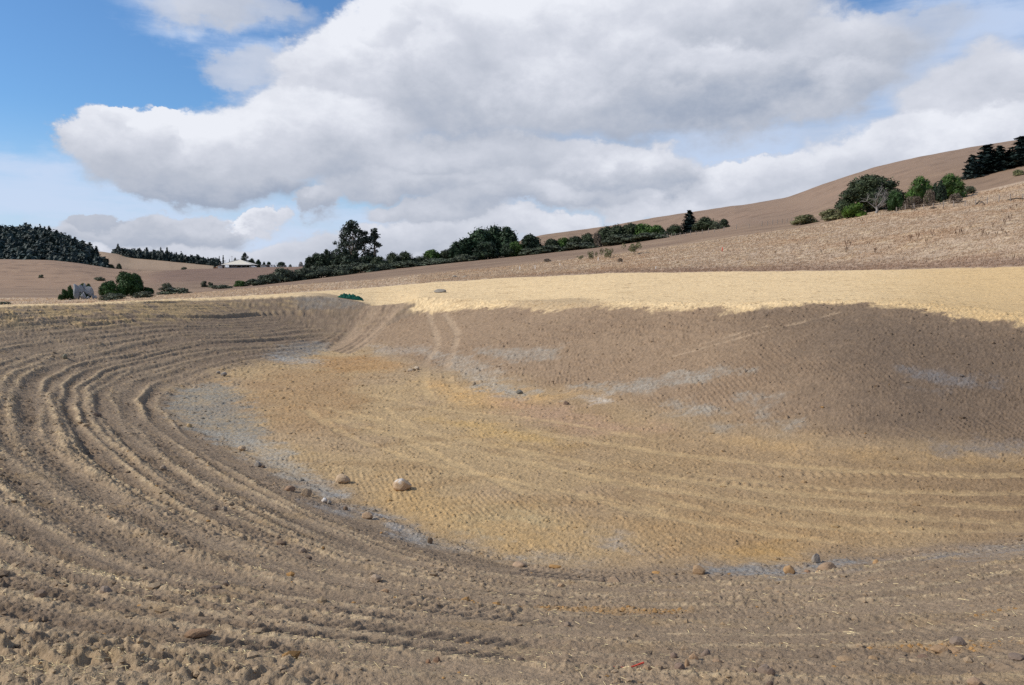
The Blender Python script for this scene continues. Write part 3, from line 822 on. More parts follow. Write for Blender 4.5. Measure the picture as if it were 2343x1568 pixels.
def ground_material():
    m, nt, b = new_mat('soil')
    p = position()
    n1_ = fbm(p, 2.1, 6.0, 0.65); n2_ = fbm(p, 22.0, 4.0, 0.6); n3_ = fbm(p, 0.35, 3.0, 0.5)
    f = 0.50 + n1_ * 0.46 + n2_ * 0.42 + n3_ * 0.10
    Ex.put(b.inputs['Base Color'], scaled(attr(), f))
    bump(b, fbm(p, 14.0, 6.0, 0.7) + fbm(p, 4.0, 5.0, 0.65) * 2.2, 0.75, 0.035)
    return m
GROUND_MAT = ground_material()

def build_ground():
    idx = np.arange(NR * NC, dtype=np.int32).reshape(NR, NC)
    V = np.stack([GXX, GYY, ZF], -1).reshape(-1, 3)
    Fq = np.stack([idx[:-1, :-1], idx[:-1, 1:], idx[1:, 1:], idx[1:, :-1]], -1).reshape(-1, 4)
    colr = COLF.reshape(-1, 4)
    # the dam crest under and behind the camera, joined on to the front edge and the sides
    lo, hi = math.atan(GA[-1]), 2 * math.pi - math.atan(GA[-1])
    th = np.linspace(lo, hi, 72)
    rad = np.concatenate([[0.4], np.geomspace(1.0, 400, 40)])
    xs = rad[:, None] * np.sin(th); ys = rad[:, None] * np.cos(th)
    zb = base_height(xs, ys)[0]
    zb = np.where(ys < 2.6, np.minimum(zb, -1.7), zb) + 0.04 * fb(xs.astype(F32), ys.astype(F32), .8, 3, 5)
    o = len(V); id2 = o + np.arange(zb.size, dtype=np.int32).reshape(zb.shape)
    F2 = np.stack([id2[:-1, :-1], id2[1:, :-1], id2[1:, 1:], id2[:-1, 1:]], -1).reshape(-1, 4)[:, ::-1]
    V2 = np.stack([xs, ys, zb], -1).reshape(-1, 3)
    # fill between the camera's feet and the first row
    r0 = V[:NC].copy(); inner = r0.copy(); inner[:, 0] *= 0.02; inner[:, 1] *= 0.02; inner[:, 2] = -1.72
    o3 = o + len(V2); a = np.arange(NC - 1, dtype=np.int32)
    F3 = np.stack([o3 + a, o3 + a + 1, a + 1, a], -1)
    c2 = np.tile(np.array([[*lin(146, 127, 108), 1]], F32), (len(V2) + NC, 1))
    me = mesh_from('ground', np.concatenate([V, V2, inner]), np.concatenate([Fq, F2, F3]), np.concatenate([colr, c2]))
    return link('ground', me, GROUND_MAT, kind='structure', label='bare earth pit with raked banks, straw mulch and dry grass hills round it')
ground = build_ground()
# ------------------------------------------------------------------ vegetation builders
NPR = np.random.default_rng(21)

def ico(sub):
    bm = bmesh.new(); bmesh.ops.create_icosphere(bm, subdivisions=sub, radius=1.0)
    v = np.array([p.co[:] for p in bm.verts]); f = np.array([[q.index for q in p.verts] for p in bm.faces]); bm.free()
    return v, f
ICO1, ICO2, ICO3 = ico(1), ico(2), ico(3)

class Geo:
    """triangles with a tint per vertex"""
    def __init__(self): self.v, self.f, self.c, self.n = [], [], [], 0
    def add(self, v, f, tint):
        v = np.asarray(v, float); f = np.asarray(f, int)
        self.v.append(v); self.f.append(f + self.n)
        t = np.asarray(tint, float)
        if t.ndim == 0: t = np.full(len(v), float(t))
        if t.ndim == 1: t = np.stack([t, t, t], -1)
        if len(t) != len(v): t = np.tile(t[:1], (len(v), 1))
        self.c.append(t); self.n += len(v)
    def leaves(self, p, nrm, size, tint, rng, long=1.0):
        """one triangle at each point, turned about as nrm says"""
        n = len(p)
        nrm = nrm / np.linalg.norm(nrm, axis=1, keepdims=True)
        t = np.cross(nrm, rng.normal(size=(n, 3))); t /= np.linalg.norm(t, axis=1, keepdims=True) + 1e-9
        b = np.cross(nrm, t)
        s = (size * rng.uniform(.6, 1.35, n))[:, None]
        v = np.stack([p + t * s * long, p - t * s * .5 * long + b * s * .7, p - t * s * .5 * long - b * s * .7], 1).reshape(-1, 3)
        self.add(v, np.arange(3 * n).reshape(-1, 3), np.repeat(tint, 3))
    def mesh(self, name, smooth=False):
        c = np.concatenate(self.c); c = np.concatenate([c, np.ones((len(c), 1))], 1)
        return mesh_from(name, np.concatenate(self.v), np.concatenate(self.f), c, smooth)

def tube(g, path, radii, sides=5, tint=1.0):
    path = np.asarray(path, float); n = len(path); vs = []
    for i in range(n):
        d = path[min(i + 1, n - 1)] - path[max(i - 1, 0)]; d /= np.linalg.norm(d) + 1e-9
        a = np.cross(d, [0.3, 1, 0.2]); a /= np.linalg.norm(a); b = np.cross(d, a)
        for k in range(sides):
            t = 2 * math.pi * k / sides
            vs.append(path[i] + radii[i] * (math.cos(t) * a + math.sin(t) * b))
    f = []
    for i in range(n - 1):
        for k in range(sides):
            p, q = i * sides + k, i * sides + (k + 1) % sides
            f += [(p, q, q + sides), (p, q + sides, p + sides)]
    g.add(vs, f, tint)

def blob_crown(name, blobs, n, size, rng, core=.80, rough=.75, long=1.0, spread=.05):
    g = Geo(); B = np.array(blobs, float)
    area = (B[:, 3] * B[:, 5]); w = area / area.sum()
    pick = rng.choice(len(B), n * 2, p=w)
    d = rng.normal(size=(n * 2, 3)); d /= np.linalg.norm(d, axis=1, keepdims=True)
    r = rng.uniform(.78, 1.10, n * 2) + np.maximum(0, rng.normal(0, spread, n * 2))
    p = B[pick, :3] + d * B[pick, 3:6] * r[:, None]
    keep = p[:, 2] > 0.02
    for k in range(len(B)):
        q = np.linalg.norm((p - B[k, :3]) / B[k, 3:6], axis=1)
        keep &= (q > .74) | (pick == k)
    p, d, pick = p[keep][:n], d[keep][:n], pick[keep][:n]
    tb = rng.uniform(.75, 1.25, len(B))
    tint = tb[pick] * rng.uniform(.6, 1.35, len(p))
    g.leaves(p, d + rough * rng.normal(size=d.shape), size, tint, rng, long)
    for k in range(len(B)):
        v = ICO1[0] if core else None
        if core:
            vv = v * (1 + .12 * rng.normal(size=(len(v), 1))) * B[k, 3:6] * core + B[k, :3]
            vv[:, 2] = np.maximum(vv[:, 2], 0.0)
            g.add(vv, ICO1[1], tb[k] * .9)
    return g.mesh(name)

def lumps(W, H, n, rng, r0=.30, dome=.5, base=.12, depth=1.0):
    """a crown outline of overlapping lumps, W wide and H high"""
    out = [(0, 0, H * .45, W * .34, W * .34 * depth, H * .45)]
    for k in range(n):
        t = rng.uniform(0, 2 * math.pi); e = rng.uniform(base, 1.0)
        rad = math.cos(e * math.pi / 2) ** dome
        r = rng.uniform(.75, 1.3) * r0
        x = math.cos(t) * rad * W * .5 * (1 - r * .8); y = math.sin(t) * rad * W * .5 * depth * (1 - r * .8)
        z = e * H * (1 - r * .55)
        out.append((x, y, max(z, r * H * .35), r * W * .5, r * W * .5 * depth, r * H * .55))
    return out

def trunk_mesh(name, H, r, rng, limbs=4, spread=.25):
    g = Geo()
    p = [(0, 0, -.3), (rng.normal(0, .02 * H), rng.normal(0, .02 * H), H * .3), (rng.normal(0, .04 * H), rng.normal(0, .03 * H), H * .62)]
    tube(g, p, [r, r * .8, r * .45], 6)
    for k in range(limbs):
        t = 2 * math.pi * k / limbs + rng.uniform(-.4, .4); z = H * rng.uniform(.25, .5)
        q = [(0, 0, z), (math.cos(t) * spread * H * .6, math.sin(t) * spread * H * .6, z + .18 * H), (math.cos(t) * spread * H, math.sin(t) * spread * H, z + .36 * H)]
        tube(g, q, [r * .5, r * .35, r * .15], 4)
    return g.mesh(name, True)

def conifer_mesh(name, W, H, rng, ragged=.25, n=1500):
    g = Geo(); P, D, T = [], [], []
    nl = int(H * 2.2)
    for i in range(nl):
        f = (i + .3) / nl; z = H * (.04 + .96 * f)
        R = W * .5 * (1 - f) ** .70 * rng.uniform(1 - ragged, 1 + ragged * .6) + .08
        nb = max(4, int(10 * (1 - f) + 4))
        for k in range(nb):
            t = rng.uniform(0, 2 * math.pi); rb = R * rng.uniform(.7, 1.1)
            m = max(3, int(n / (nl * nb) * (1.5 - f)))
            s = rng.uniform(.15, 1, m) ** .7
            P.append(np.stack([np.cos(t) * rb * s + rng.normal(0, .12, m), np.sin(t) * rb * s + rng.normal(0, .12, m), z - .22 * rb * s + .10 * rb * s ** 3 + rng.normal(0, .06, m)], -1))
            D.append(np.tile([.25 * math.cos(t), .25 * math.sin(t), 1.0], (m, 1))); T.append(np.full(m, rng.uniform(.7, 1.3)))
    P, D, T = np.concatenate(P), np.concatenate(D), np.concatenate(T)
    P[:, 2] = np.maximum(P[:, 2], .05)
    g.leaves(P, D + .55 * rng.normal(size=D.shape), .030 * H + .10, T * rng.uniform(.7, 1.3, len(T)), rng, 1.3)
    for j in range(5):                                # inner mass
        z0 = H * (.02 + .17 * j); R = W * .36 * (1 - j / 5.6)
        vv = ICO1[0] * (1 + .1 * rng.normal(size=(len(ICO1[0]), 1))) * [R, R, H * .13] + [0, 0, z0 + H * .1]
        g.add(vv, ICO1[1], .8)
    return g.mesh(name)

def leaf_mat(name, c, var=.25):
    m, nt, b = new_mat(name)
    oi = nt.nodes.new('ShaderNodeObjectInfo')
    f = Ex(oi.outputs['Random']) * var + (1 - var / 2)
    n = fbm(objcoord(), .55, 3.0, .5)
    col = mixc(sstep(n, .35, .65), tuple(x * .72 for x in c), tuple(min(1, x * 1.25) for x in c))
    col = vmath('MULTIPLY', scaled(col, f), attr())
    Ex.put(b.inputs['Base Color'], col)
    b.inputs['Roughness'].default_value = .65
    b.inputs['Specular IOR Level'].default_value = .25
    return m
LEAF = {k: leaf_mat('leaf_' + k, c) for k, c in dict(
    dark=(.024, .040, .020), oak=(.040, .054, .025), green=(.050, .095, .018), bright=(.068, .125, .014), olive=(.155, .155, .070), pale=(.150, .150, .070),
    grey=(.074, .088, .054), euc=(.050, .068, .046), pine=(.030, .056, .026), bluepine=(.016, .030, .026), ivy=(.032, .070, .016), scrub=(.075, .085, .050), dry=(.150, .115, .085)).items()}
def plain_mat(name, c, rough=.85, noise=.35, scale=6.0):
    m, nt, b = new_mat(name)
    n = fbm(objcoord(), scale, 5.0, .6)
    Ex.put(b.inputs['Base Color'], scaled(vmath('MULTIPLY', attr(), c), n * noise * 2 + (1 - noise)))
    b.inputs['Roughness'].default_value = rough
    return m
BARK = plain_mat('bark', (.085, .066, .050)); GREYBARK = plain_mat('dead_wood', (.24, .22, .205)); PALEBARK = plain_mat('pale_bark', (.28, .24, .20))

# ---- prototypes: kind -> list of (crown mesh, trunk mesh, width, height)
PROTO = {}
def proto(kind, crown, trunk, W, H, leaf, bark):
    for m_, mat in ((crown, leaf), (trunk, bark)):
        if m_ is not None and not m_.materials: m_.materials.append(mat)
    PROTO.setdefault(kind, []).append((crown, trunk, W, H))
def make_protos():
    r = np.random.default_rng(33)
    for k in range(2):
        proto('oak', blob_crown('oak_crown', lumps(12, 9, 34, r, .26, .45), 5200, .24, r), trunk_mesh('oak_trunk', 7, .35, r), 12, 9, LEAF['oak'], BARK)
    for k in range(3):
        proto('tree', blob_crown('tree_crown', lumps(8, 8, 24, r, .28, .5), 2400, .28, r, spread=.14), trunk_mesh('tree_trunk', 7, .25, r), 8, 8, LEAF['oak'], BARK)
    for k in range(2):
        proto('greentree', blob_crown('tree_crown', lumps(8, 7, 20, r, .30, .5), 2000, .32, r), trunk_mesh('tree_trunk', 6, .22, r), 8, 7, LEAF['green'], BARK)
    for k in range(2):
        proto('darktree', blob_crown('tree_crown', lumps(8, 8, 20, r, .28, .4, .2), 1700, .34, r), trunk_mesh('tree_trunk', 7, .25, r), 8, 8, LEAF['dark'], BARK)
    for k in range(3):
        proto('pine', blob_crown('pine_crown', lumps(8, 10, 30, r, .24, .62, .15), 2800, .32, r, rough=1.0, long=1.8, spread=.16), trunk_mesh('pine_trunk', 9, .3, r), 8, 10, LEAF['pine'], BARK)
    for k in range(2):
        proto('ivy', blob_crown('ivy_crown', lumps(6, 6, 22, r, .30, .4, .0), 2600, .20, r), trunk_mesh('ivy_trunk', 4, .2, r), 6, 6, LEAF['ivy'], BARK)
    proto('bright', blob_crown('bush_crown', lumps(4, 3.6, 18, r, .34, .35, .0), 2400, .14, r), trunk_mesh('bush_stem', 2.4, .1, r), 4, 3.6, LEAF['bright'], BARK)
    proto('leafy', blob_crown('tree_crown', lumps(6, 5, 22, r, .30, .4, .0), 3000, .17, r), trunk_mesh('tree_trunk', 4, .16, r), 6, 5, LEAF['green'], BARK)
    for k in range(2):
        proto('olive', blob_crown('bush_crown', lumps(4, 2.4, 20, r, .30, .35, .0), 2200, .12, r, core=.7), trunk_mesh('bush_stem', 1.5, .06, r), 4, 2.4, LEAF['olive'], BARK)
    for k in range(3):
        proto('grey', blob_crown('thicket_crown', lumps(8, 4, 24, r, .28, .35, .0), 1700, .26, r, core=.74), trunk_mesh('thicket_stem', 2.6, .1, r), 8, 4, LEAF['grey'], BARK)
    for k in range(2):
        proto('scrub', blob_crown('scrub_crown', lumps(4, 2, 14, r, .32, .3, .0), 900, .15, r, core=.66), trunk_mesh('scrub_stem', 1.2, .05, r), 4, 2, LEAF['scrub'], BARK)
    proto('dry', blob_crown('dry_twigs', lumps(4, 2.6, 14, r, .32, .35, .0), 1500, .10, r, core=0, long=2.4), trunk_mesh('dry_stem', 2.0, .05, r, 6, .4), 4, 2.6, LEAF['dry'], GREYBARK)
    for k in range(3):
        proto('fir', conifer_mesh('fir_crown', 5.5, 10, r), trunk_mesh('fir_trunk', 9, .2, r, 0), 5.5, 10, LEAF['bluepine'], BARK)
    for k in range(2):
        proto('farfir', conifer_mesh('fir_crown', 6, 13, r, .35, 420), trunk_mesh('fir_trunk', 11, .25, r, 0), 6, 13, LEAF['bluepine'], BARK)
    for k in range(2):   # open upright stalky bush
        bl = [(r.normal(0, .7), r.normal(0, .7), r.uniform(.5, 1.9), .35, .35, .45) for _ in range(12)]
        proto('stalky', blob_crown('stalky_leaves', bl, 700, .10, r, core=0, long=1.6), trunk_mesh('stalky_stem', 2.0, .04, r, 6, .35), 3, 2.2, LEAF['pale'], BARK)
    # eucalyptus: clumps of drooping leaf on forking pale limbs, sky between them
    for (W, H, nb, nm) in ((13, 16, 66, 'eucalyptus'), (5, 12, 26, 'slender')):
        g = Geo(); bl = []
        tube(g, [(0, 0, -.3), (.2, 0, H * .3), (-.1, .1, H * .6), (.1, 0, H * .92)], [.45, .36, .22, .05], 6)
        for k in range(nb):
            f = r.uniform(.10, 1.0) if nm == 'slender' else r.uniform(.16, 1.0) ** .8
            t = r.uniform(0, 2 * math.pi)
            prof = (W * .5) * (math.sin(min(1, f * 1.05) * math.pi * .86 + .38)) ** .8 if nm == 'eucalyptus' else W * .5 * (1.05 - f)
            R = abs(prof) * r.uniform(.35, .95)
            c = (math.cos(t) * R, math.sin(t) * R, f * H * .95)
            tube(g, [(0, 0, max(.5, c[2] - R * .9)), (c[0] * .6, c[1] * .6, c[2] - R * .25), c], [.12, .08, .03], 4)
            s = r.uniform(.40, .95) * (1.15 if nm == 'eucalyptus' else .75)
            bl.append((*c, s * 1.1, s * 1.1, s * .85))
        crown = blob_crown(nm + '_crown', bl, 4200 if nm == 'eucalyptus' else 1500, .24, r, core=.40, rough=1.0, long=1.8, spread=.30)
        proto(nm, crown, g.mesh(nm + '_trunk', True), W, H, LEAF['euc'], PALEBARK)
make_protos()
KINDNAME = dict(oak='oak_tree', tree='broadleaf_tree', greentree='broadleaf_tree', darktree='cypress_tree', pine='pine_tree', ivy='ivy_clump', bright='green_bush', leafy='leafy_tree', olive='olive_bush',
                grey='willow_thicket', scrub='scrub_bush', dry='bare_shrub', fir='fir_tree', farfir='fir_tree', stalky='stalky_bush', eucalyptus='eucalyptus_tree', slender='eucalyptus_tree')
vr = random.Random(9)
def knot_y(u, k, v=600): return float(cols(np.array([ray(u, v)[0]]), KY)[0][k])
def plant(kind, u, vtop, vbase, wpx, y, label, cat='tree', group=None, crown=None):
    a, _ = ray(u, vbase)
    x = a * y; z = float(height(x, y)[0])
    ztop = ray(u, vtop)[1] * y
    px = y / FPX
    h = min(max(ztop - z, .7 * (vbase - vtop) * px), 1.6 * (vbase - vtop) * px); w = wpx * px
    pr = PROTO[kind]; c, t, W, H = pr[vr.randrange(len(pr))]
    o = thing(KINDNAME[kind], label, cat, (x, y, z - .03 * h), vr.uniform(0, 6.28), group)
    ch = link('crown' if cat == 'tree' else 'foliage', c, None, o); ch.scale = (w / W, w / W, h * 1.03 / H)
    tr = link('trunk' if cat == 'tree' else 'stem', t, None, o); tr.scale = (w / W, w / W, h / H)
    return o

EDGE = lambda u, d=4: knot_y(u, 4) + d
# hillside on the right
plant('oak', 1992, 397, 494, 150, EDGE(1990, 11), 'large dark domed oak behind the bleached dead tree on the hillside', 'tree')
plant('ivy', 2046, 434, 484, 40, EDGE(2046, 3), 'dark green ivy-clad tree at the uphill side of the dead tree', 'tree')
plant('bright', 1953, 463, 508, 54, EDGE(1953, -2), 'round bright green bush at the downhill foot of the large oak', 'bush')
plant('olive', 1903, 480, 516, 66, EDGE(1903, 0), 'long olive bush touching the round bright green bush', 'bush')
plant('olive', 1841, 495, 526, 62, EDGE(1841, -2), 'pale olive bush standing alone below the oak on the grass', 'bush')
plant('leafy', 2101, 403, 470, 62, EDGE(2101, 14), 'green leafy tree uphill of the oak, with bare shrubs at its foot', 'tree')
plant('leafy', 2170, 397, 461, 66, EDGE(2170, 16), 'green rounded tree nearest the firs, bare twigs on its downhill side', 'tree')
plant('darktree', 2146, 412, 462, 34, EDGE(2146, 10), 'dark shaded shrub squeezed between two green leafy trees', 'bush')
plant('dry', 2086, 446, 482, 44, EDGE(2086, 4), 'brown bare shrub in front of the green leafy tree', 'shrub')
plant('dry', 2124, 430, 474, 26, EDGE(2124, 5), 'grey bare shrub in the gap below the two green trees', 'shrub')
plant('dry', 2186, 440, 460, 30, EDGE(2186, 6), 'grey twiggy shrub leaning under the tree nearest the firs', 'shrub')
plant('scrub', 2213, 424, 442, 34, EDGE(2213, 22), 'low olive scrub between the leafy tree and the firs', 'bush')
yb = 212
for (u, vt, vb, w, lab) in [(2222, 354, 400, 32, 'smallest fir, at the downhill end of the fir clump'), (2254, 332, 425, 52, 'tall pointed fir second from the downhill end of the clump'), (2281, 339, 420, 44, 'fir with a blunt top in the middle of the clump'),
                            (2304, 352, 410, 34, 'short fir filling the gap beside the tallest fir'), (2335, 312, 400, 58, 'tallest fir of the clump at the picture edge'), (2268, 372, 428, 60, 'broad low fir bough mass at the foot of the clump')]:
    plant('fir', u, vt, vb, w * 1.6, yb + vr.uniform(0, 8), lab, 'tree', 'firs behind the brow of the hill')
plant('olive', 2328, 388, 406, 26, 188, 'small green bush on the pale brow below the tallest fir', 'bush')
plant('scrub', 1896, 432, 449, 44, ground_at(1896, 449, 700, 235)[1], 'dark scrub patch on the hill above the pale olive bush', 'bush', 'scrub on the skyline hill')
for (u, vt, vb, w, y, lab) in [(1801, 454, 464, 16, 480, 'dark scrub on the skyline dip left of the oak'), (1813, 451, 462, 14, 478, 'smaller dark scrub beside the skyline dip scrub'), (1779, 487, 498, 28, 330, 'low brown scrub on the dark slope above the fence'), (2233, 350, 357, 14, 405, 'black scrub on the ridge beside the smallest fir'),
                               (1684, 494, 501, 9, 480, 'tiny scrub dot on the slope above the bushy end of the tree line'), (1708, 487, 494, 14, 470, 'tiny scrub dot higher up the slope than its neighbour'), (1306, 534, 544, 16, 690, 'dark scrub lump on the far ridge above the willow line'), (1480, 507, 513, 8, 690, 'tiny scrub dot on the far ridge line')]:
    plant('scrub', u, vt, vb, w * 1.2, ground_at(u, vb + 1, 740, 225)[1], lab, 'bush', 'scrub on the skyline hill')
# tree line across the middle
MID = 'tree line below the far ridge'
for (kind, u, vt, vb, w, d, lab, cat) in [
    ('fir', 1576, 481, 528, 42, 40, 'single pointed dark fir rising above the tree line bushes', 'tree'),
    ('tree', 1543, 511, 534, 36, 30, 'rounded bush tree at the downhill foot of the single fir', 'tree'), ('tree', 1613, 496, 523, 50, 34, 'spreading dark bush tree just uphill of the single fir', 'tree'),
    ('scrub', 1640, 503, 518, 24, 20, 'low bush trailing off uphill of the spreading bush tree', 'bush'), ('tree', 1656, 499, 512, 24, 34, 'last small bush at the uphill end of the tree line', 'bush'),
    ('scrub', 1510, 525, 540, 40, 14, 'low bush joining the grove to the single fir', 'bush'),
    ('greentree', 1500, 512, 545, 44, 14, 'lighter green tree at the uphill end of the grove', 'tree'), ('greentree', 1472, 508, 551, 48, 14, 'mid green tree inside the grove', 'tree'), ('tree', 1443, 510, 554, 52, 16, 'dark rounded tree in the middle of the grove', 'tree'),
    ('tree', 1412, 514, 558, 54, 14, 'dark tree at the thick end of the grove', 'tree'), ('tree', 1386, 517, 561, 44, 16, 'dark tree at the downhill end of the grove', 'tree'),
    ('grey', 1430, 535, 559, 90, 4, 'low dark brush along the foot of the grove', 'bush'), ('grey', 1490, 532, 550, 80, 3, 'low green brush along the uphill foot of the grove', 'bush'),
    ('dry', 1366, 528, 562, 18, 5, 'pale bare tree at the downhill end of the grove', 'tree'),
    ('tree', 1345, 533, 566, 42, 14, 'small dark tree beside the pale bare tree', 'tree'), ('tree', 1316, 540, 569, 46, 14, 'small dark tree in the low part of the tree line', 'tree'), ('greentree', 1288, 541, 572, 34, 14, 'olive crowned small tree in the low part of the tree line', 'tree'),
    ('tree', 1262, 546, 576, 42, 12, 'low dark tree next to the round dark tree', 'tree'), ('grey', 1330, 553, 570, 84, 4, 'grey willow brush below the small dark trees', 'bush'), ('grey', 1262, 561, 579, 70, 4, 'grey willow brush uphill of the round dark tree', 'bush'),
    ('darktree', 1213, 535, 584, 52, 12, 'round dark tree standing apart uphill of the pine grove', 'tree'), ('greentree', 1180, 552, 590, 40, 8, 'fresh green shrub tree between the round dark tree and the pines', 'tree'), ('grey', 1222, 566, 585, 60, 3, 'grey brush in front of the round dark tree', 'bush'),
    ('pine', 1160, 519, 593, 50, 22, 'pine at the uphill end of the pine grove', 'tree'), ('pine', 1130, 516, 596, 60, 26, 'tallest pine of the grove', 'tree'), ('pine', 1098, 522, 600, 62, 22, 'broad pine in the middle of the grove', 'tree'),
    ('pine', 1066, 545, 602, 50, 20, 'shorter pine on the downhill side of the grove', 'tree'), ('pine', 1046, 552, 604, 40, 18, 'lowest pine of the grove, next to the brush', 'tree'), ('darktree', 1112, 552, 598, 60, 10, 'dark undergrowth tree at the front of the pine grove', 'tree'), ('darktree', 1165, 556, 592, 36, 8, 'dark undergrowth tree under the uphill pine', 'tree'), ('grey', 1060, 582, 606, 60, 5, 'grey brush at the downhill foot of the pine grove', 'bush'),
    ('tree', 1020, 571, 607, 38, 20, 'dark bush tree beside the lowest pine', 'tree'), ('greentree', 988, 570, 609, 44, 20, 'olive bush tree with a ragged top in the low brush', 'tree'), ('tree', 962, 584, 611, 40, 16, 'low dark tree in the dip of the brush', 'tree'), ('tree', 926, 575, 614, 48, 18, 'round dark tree in the brush uphill of the gum trees', 'tree'), ('tree', 898, 577, 617, 34, 18, 'narrow dark tree with a pointed top near the gum trees', 'tree'),
    ('grey', 1000, 590, 611, 80, 6, 'grey brush below the ragged olive tree', 'bush'), ('grey', 930, 596, 618, 80, 6, 'grey brush below the round dark tree near the gums', 'bush'),
    ('tree', 868, 586, 620, 44, 14, 'dark bushy tree right at the foot of the slender gum', 'tree'),
    ('eucalyptus', 808, 502, 618, 92, 60, 'tall spreading gum tree, the highest tree of the picture', 'tree'), ('slender', 858, 517, 612, 36, 58, 'slender upright gum beside the tall spreading gum', 'tree'), ('darktree', 796, 566, 620, 60, 40, 'dark leafy tree filling the foot of the tall gum', 'tree'), ('darktree', 838, 584, 618, 40, 44, 'dark tree low between the two gums', 'tree'),
    ('darktree', 750, 570, 620, 48, 70, 'dark cypress nearest the tall gum', 'tree'), ('darktree', 726, 578, 622, 40, 74, 'lower dark cypress in the middle of the cypress group', 'tree'), ('darktree', 708, 586, 622, 26, 76, 'smallest dark cypress next to the open gap', 'tree')]:
    plant(kind, u, vt, vb, w * 1.18, EDGE(u, d), lab, cat, MID)
BR = 'willow brush along the field edge'
for (u, vt, vb, w, lab) in [(872, 606, 626, 60, 'grey green willow brush under the bushy tree by the slender gum'), (826, 602, 630, 66, 'grey green willow brush below the tall gum'), (780, 607, 636, 66, 'grey green willow brush below the dark cypresses'), (736, 609, 641, 60, 'willow brush mound below the smallest cypress'),
                            (700, 615, 645, 56, 'willow brush mound in front of the open gap'), (643, 615, 652, 46, 'darkest and tallest mound of the low willow brush'), (672, 620, 649, 48, 'willow mound joined to the dark tallest mound'), (614, 628, 655, 42, 'willow mound tapering down from the tallest mound'), (586, 640, 658, 40, 'last low tip of the willow brush by the small green bush')]:
    plant('grey', u, vt - 3, vb, w * 1.25, EDGE(u, 5), lab, 'bush', BR)
plant('greentree', 550, 641, 656, 34, EDGE(550, 18), 'small fresh green bush past the tip of the willow brush', 'bush')
# left valley
plant('ivy', 290, 618, 674, 60, EDGE(290, 6), 'tall ivy covered crag, the biggest green mass of the left valley', 'ivy')
plant('ivy', 250, 640, 674, 46, EDGE(250, 5), 'ivy mass on the side of the crag nearest the pale rocks', 'ivy')
plant('ivy', 312, 622, 660, 32, EDGE(312, 8), 'ivy top overhanging the far side of the crag', 'ivy')
plant('ivy', 338, 656, 675, 30, EDGE(338, 5), 'small dark green bush beyond the ivy crag', 'bush')
plant('ivy', 161, 652, 686, 15, EDGE(161, 3), 'upright ivy shrub touching the pale rock outcrop', 'bush')
plant('ivy', 148, 660, 687, 17, EDGE(148, 3), 'rounded ivy shrub second from the pale rock outcrop', 'bush')
plant('ivy', 139, 673, 689, 12, EDGE(139, 2), 'smallest ivy shrub, farthest from the pale rock outcrop', 'bush')
plant('ivy', 188, 645, 668, 18, EDGE(188, 9), 'ivy tuft showing over the top of the pale rock outcrop', 'bush')
plant('ivy', 203, 648, 670, 18, EDGE(203, 9), 'ivy tuft over the shoulder of the pale rock outcrop', 'bush')
for (u, vt, vb, w, d, lab) in [(258, 669, 687, 60, 0, 'grey green scrub at the foot of the ivy crag'), (328, 666, 682, 48, 0, 'grey green scrub below the small dark green bush'), (398, 656, 673, 80, 4, 'long grey scrub in the middle of the left valley'), (382, 646, 662, 24, 14, 'upright grey scrub behind the long grey scrub'),
                               (14, 689, 700, 32, -4, 'grey green scrub on the dam edge at the picture border'), (466, 642, 657, 18, 20, 'thin scrub near the green strip of the left valley'), (482, 645, 657, 14, 20, 'small brownish scrub next to the thin scrub'), (505, 651, 661, 60, 8, 'low green strip of scrub along the valley line'),
                               (228, 633, 643, 26, 60, 'dark mound of scrub on the field above the rocks'), (94, 628, 636, 12, 120, 'lone small bush on the pale hill')]:
    plant('scrub', u, vt, vb, w, ground_at(u, vb, 700, 110)[1], lab, 'bush', 'scrub of the left valley')
plant('scrub', 421, 611, 621, 14, 530, 'small pale bush on the brow in front of the barn field', 'bush')
plant('tree', 272, 594, 610, 16, 900, 'dark round tree alone beyond the pale hill', 'tree'); plant('tree', 255, 600, 612, 18, 905, 'dark low tree at the end of the wooded hill', 'tree')
# bushes in the dry grass
for (kind, u, vt, vb, w, lab) in [('stalky', 1449, 556, 583, 40, 'olive green upright bush, the biggest standing in the dry grass'), ('stalky', 1392, 569, 591, 34, 'straggly yellowing bush next to the biggest grass bush'), ('stalky', 1351, 576, 594, 24, 'straggly faded bush in the dry grass'), ('stalky', 1328, 585, 596, 16, 'thin faded sprig bush at the end of the row in the grass'),
                                  ('dry', 1418, 590, 600, 13, 'small rusty brown bush in the dry grass'), ('dry', 1252, 591, 600, 18, 'rusty brush low in the grass below the willow line')]:
    x, y = ground_at(u, vb, 300, 60); plant(kind, u, vt, vb, w, y, lab, 'bush', 'bushes in the dry grass')
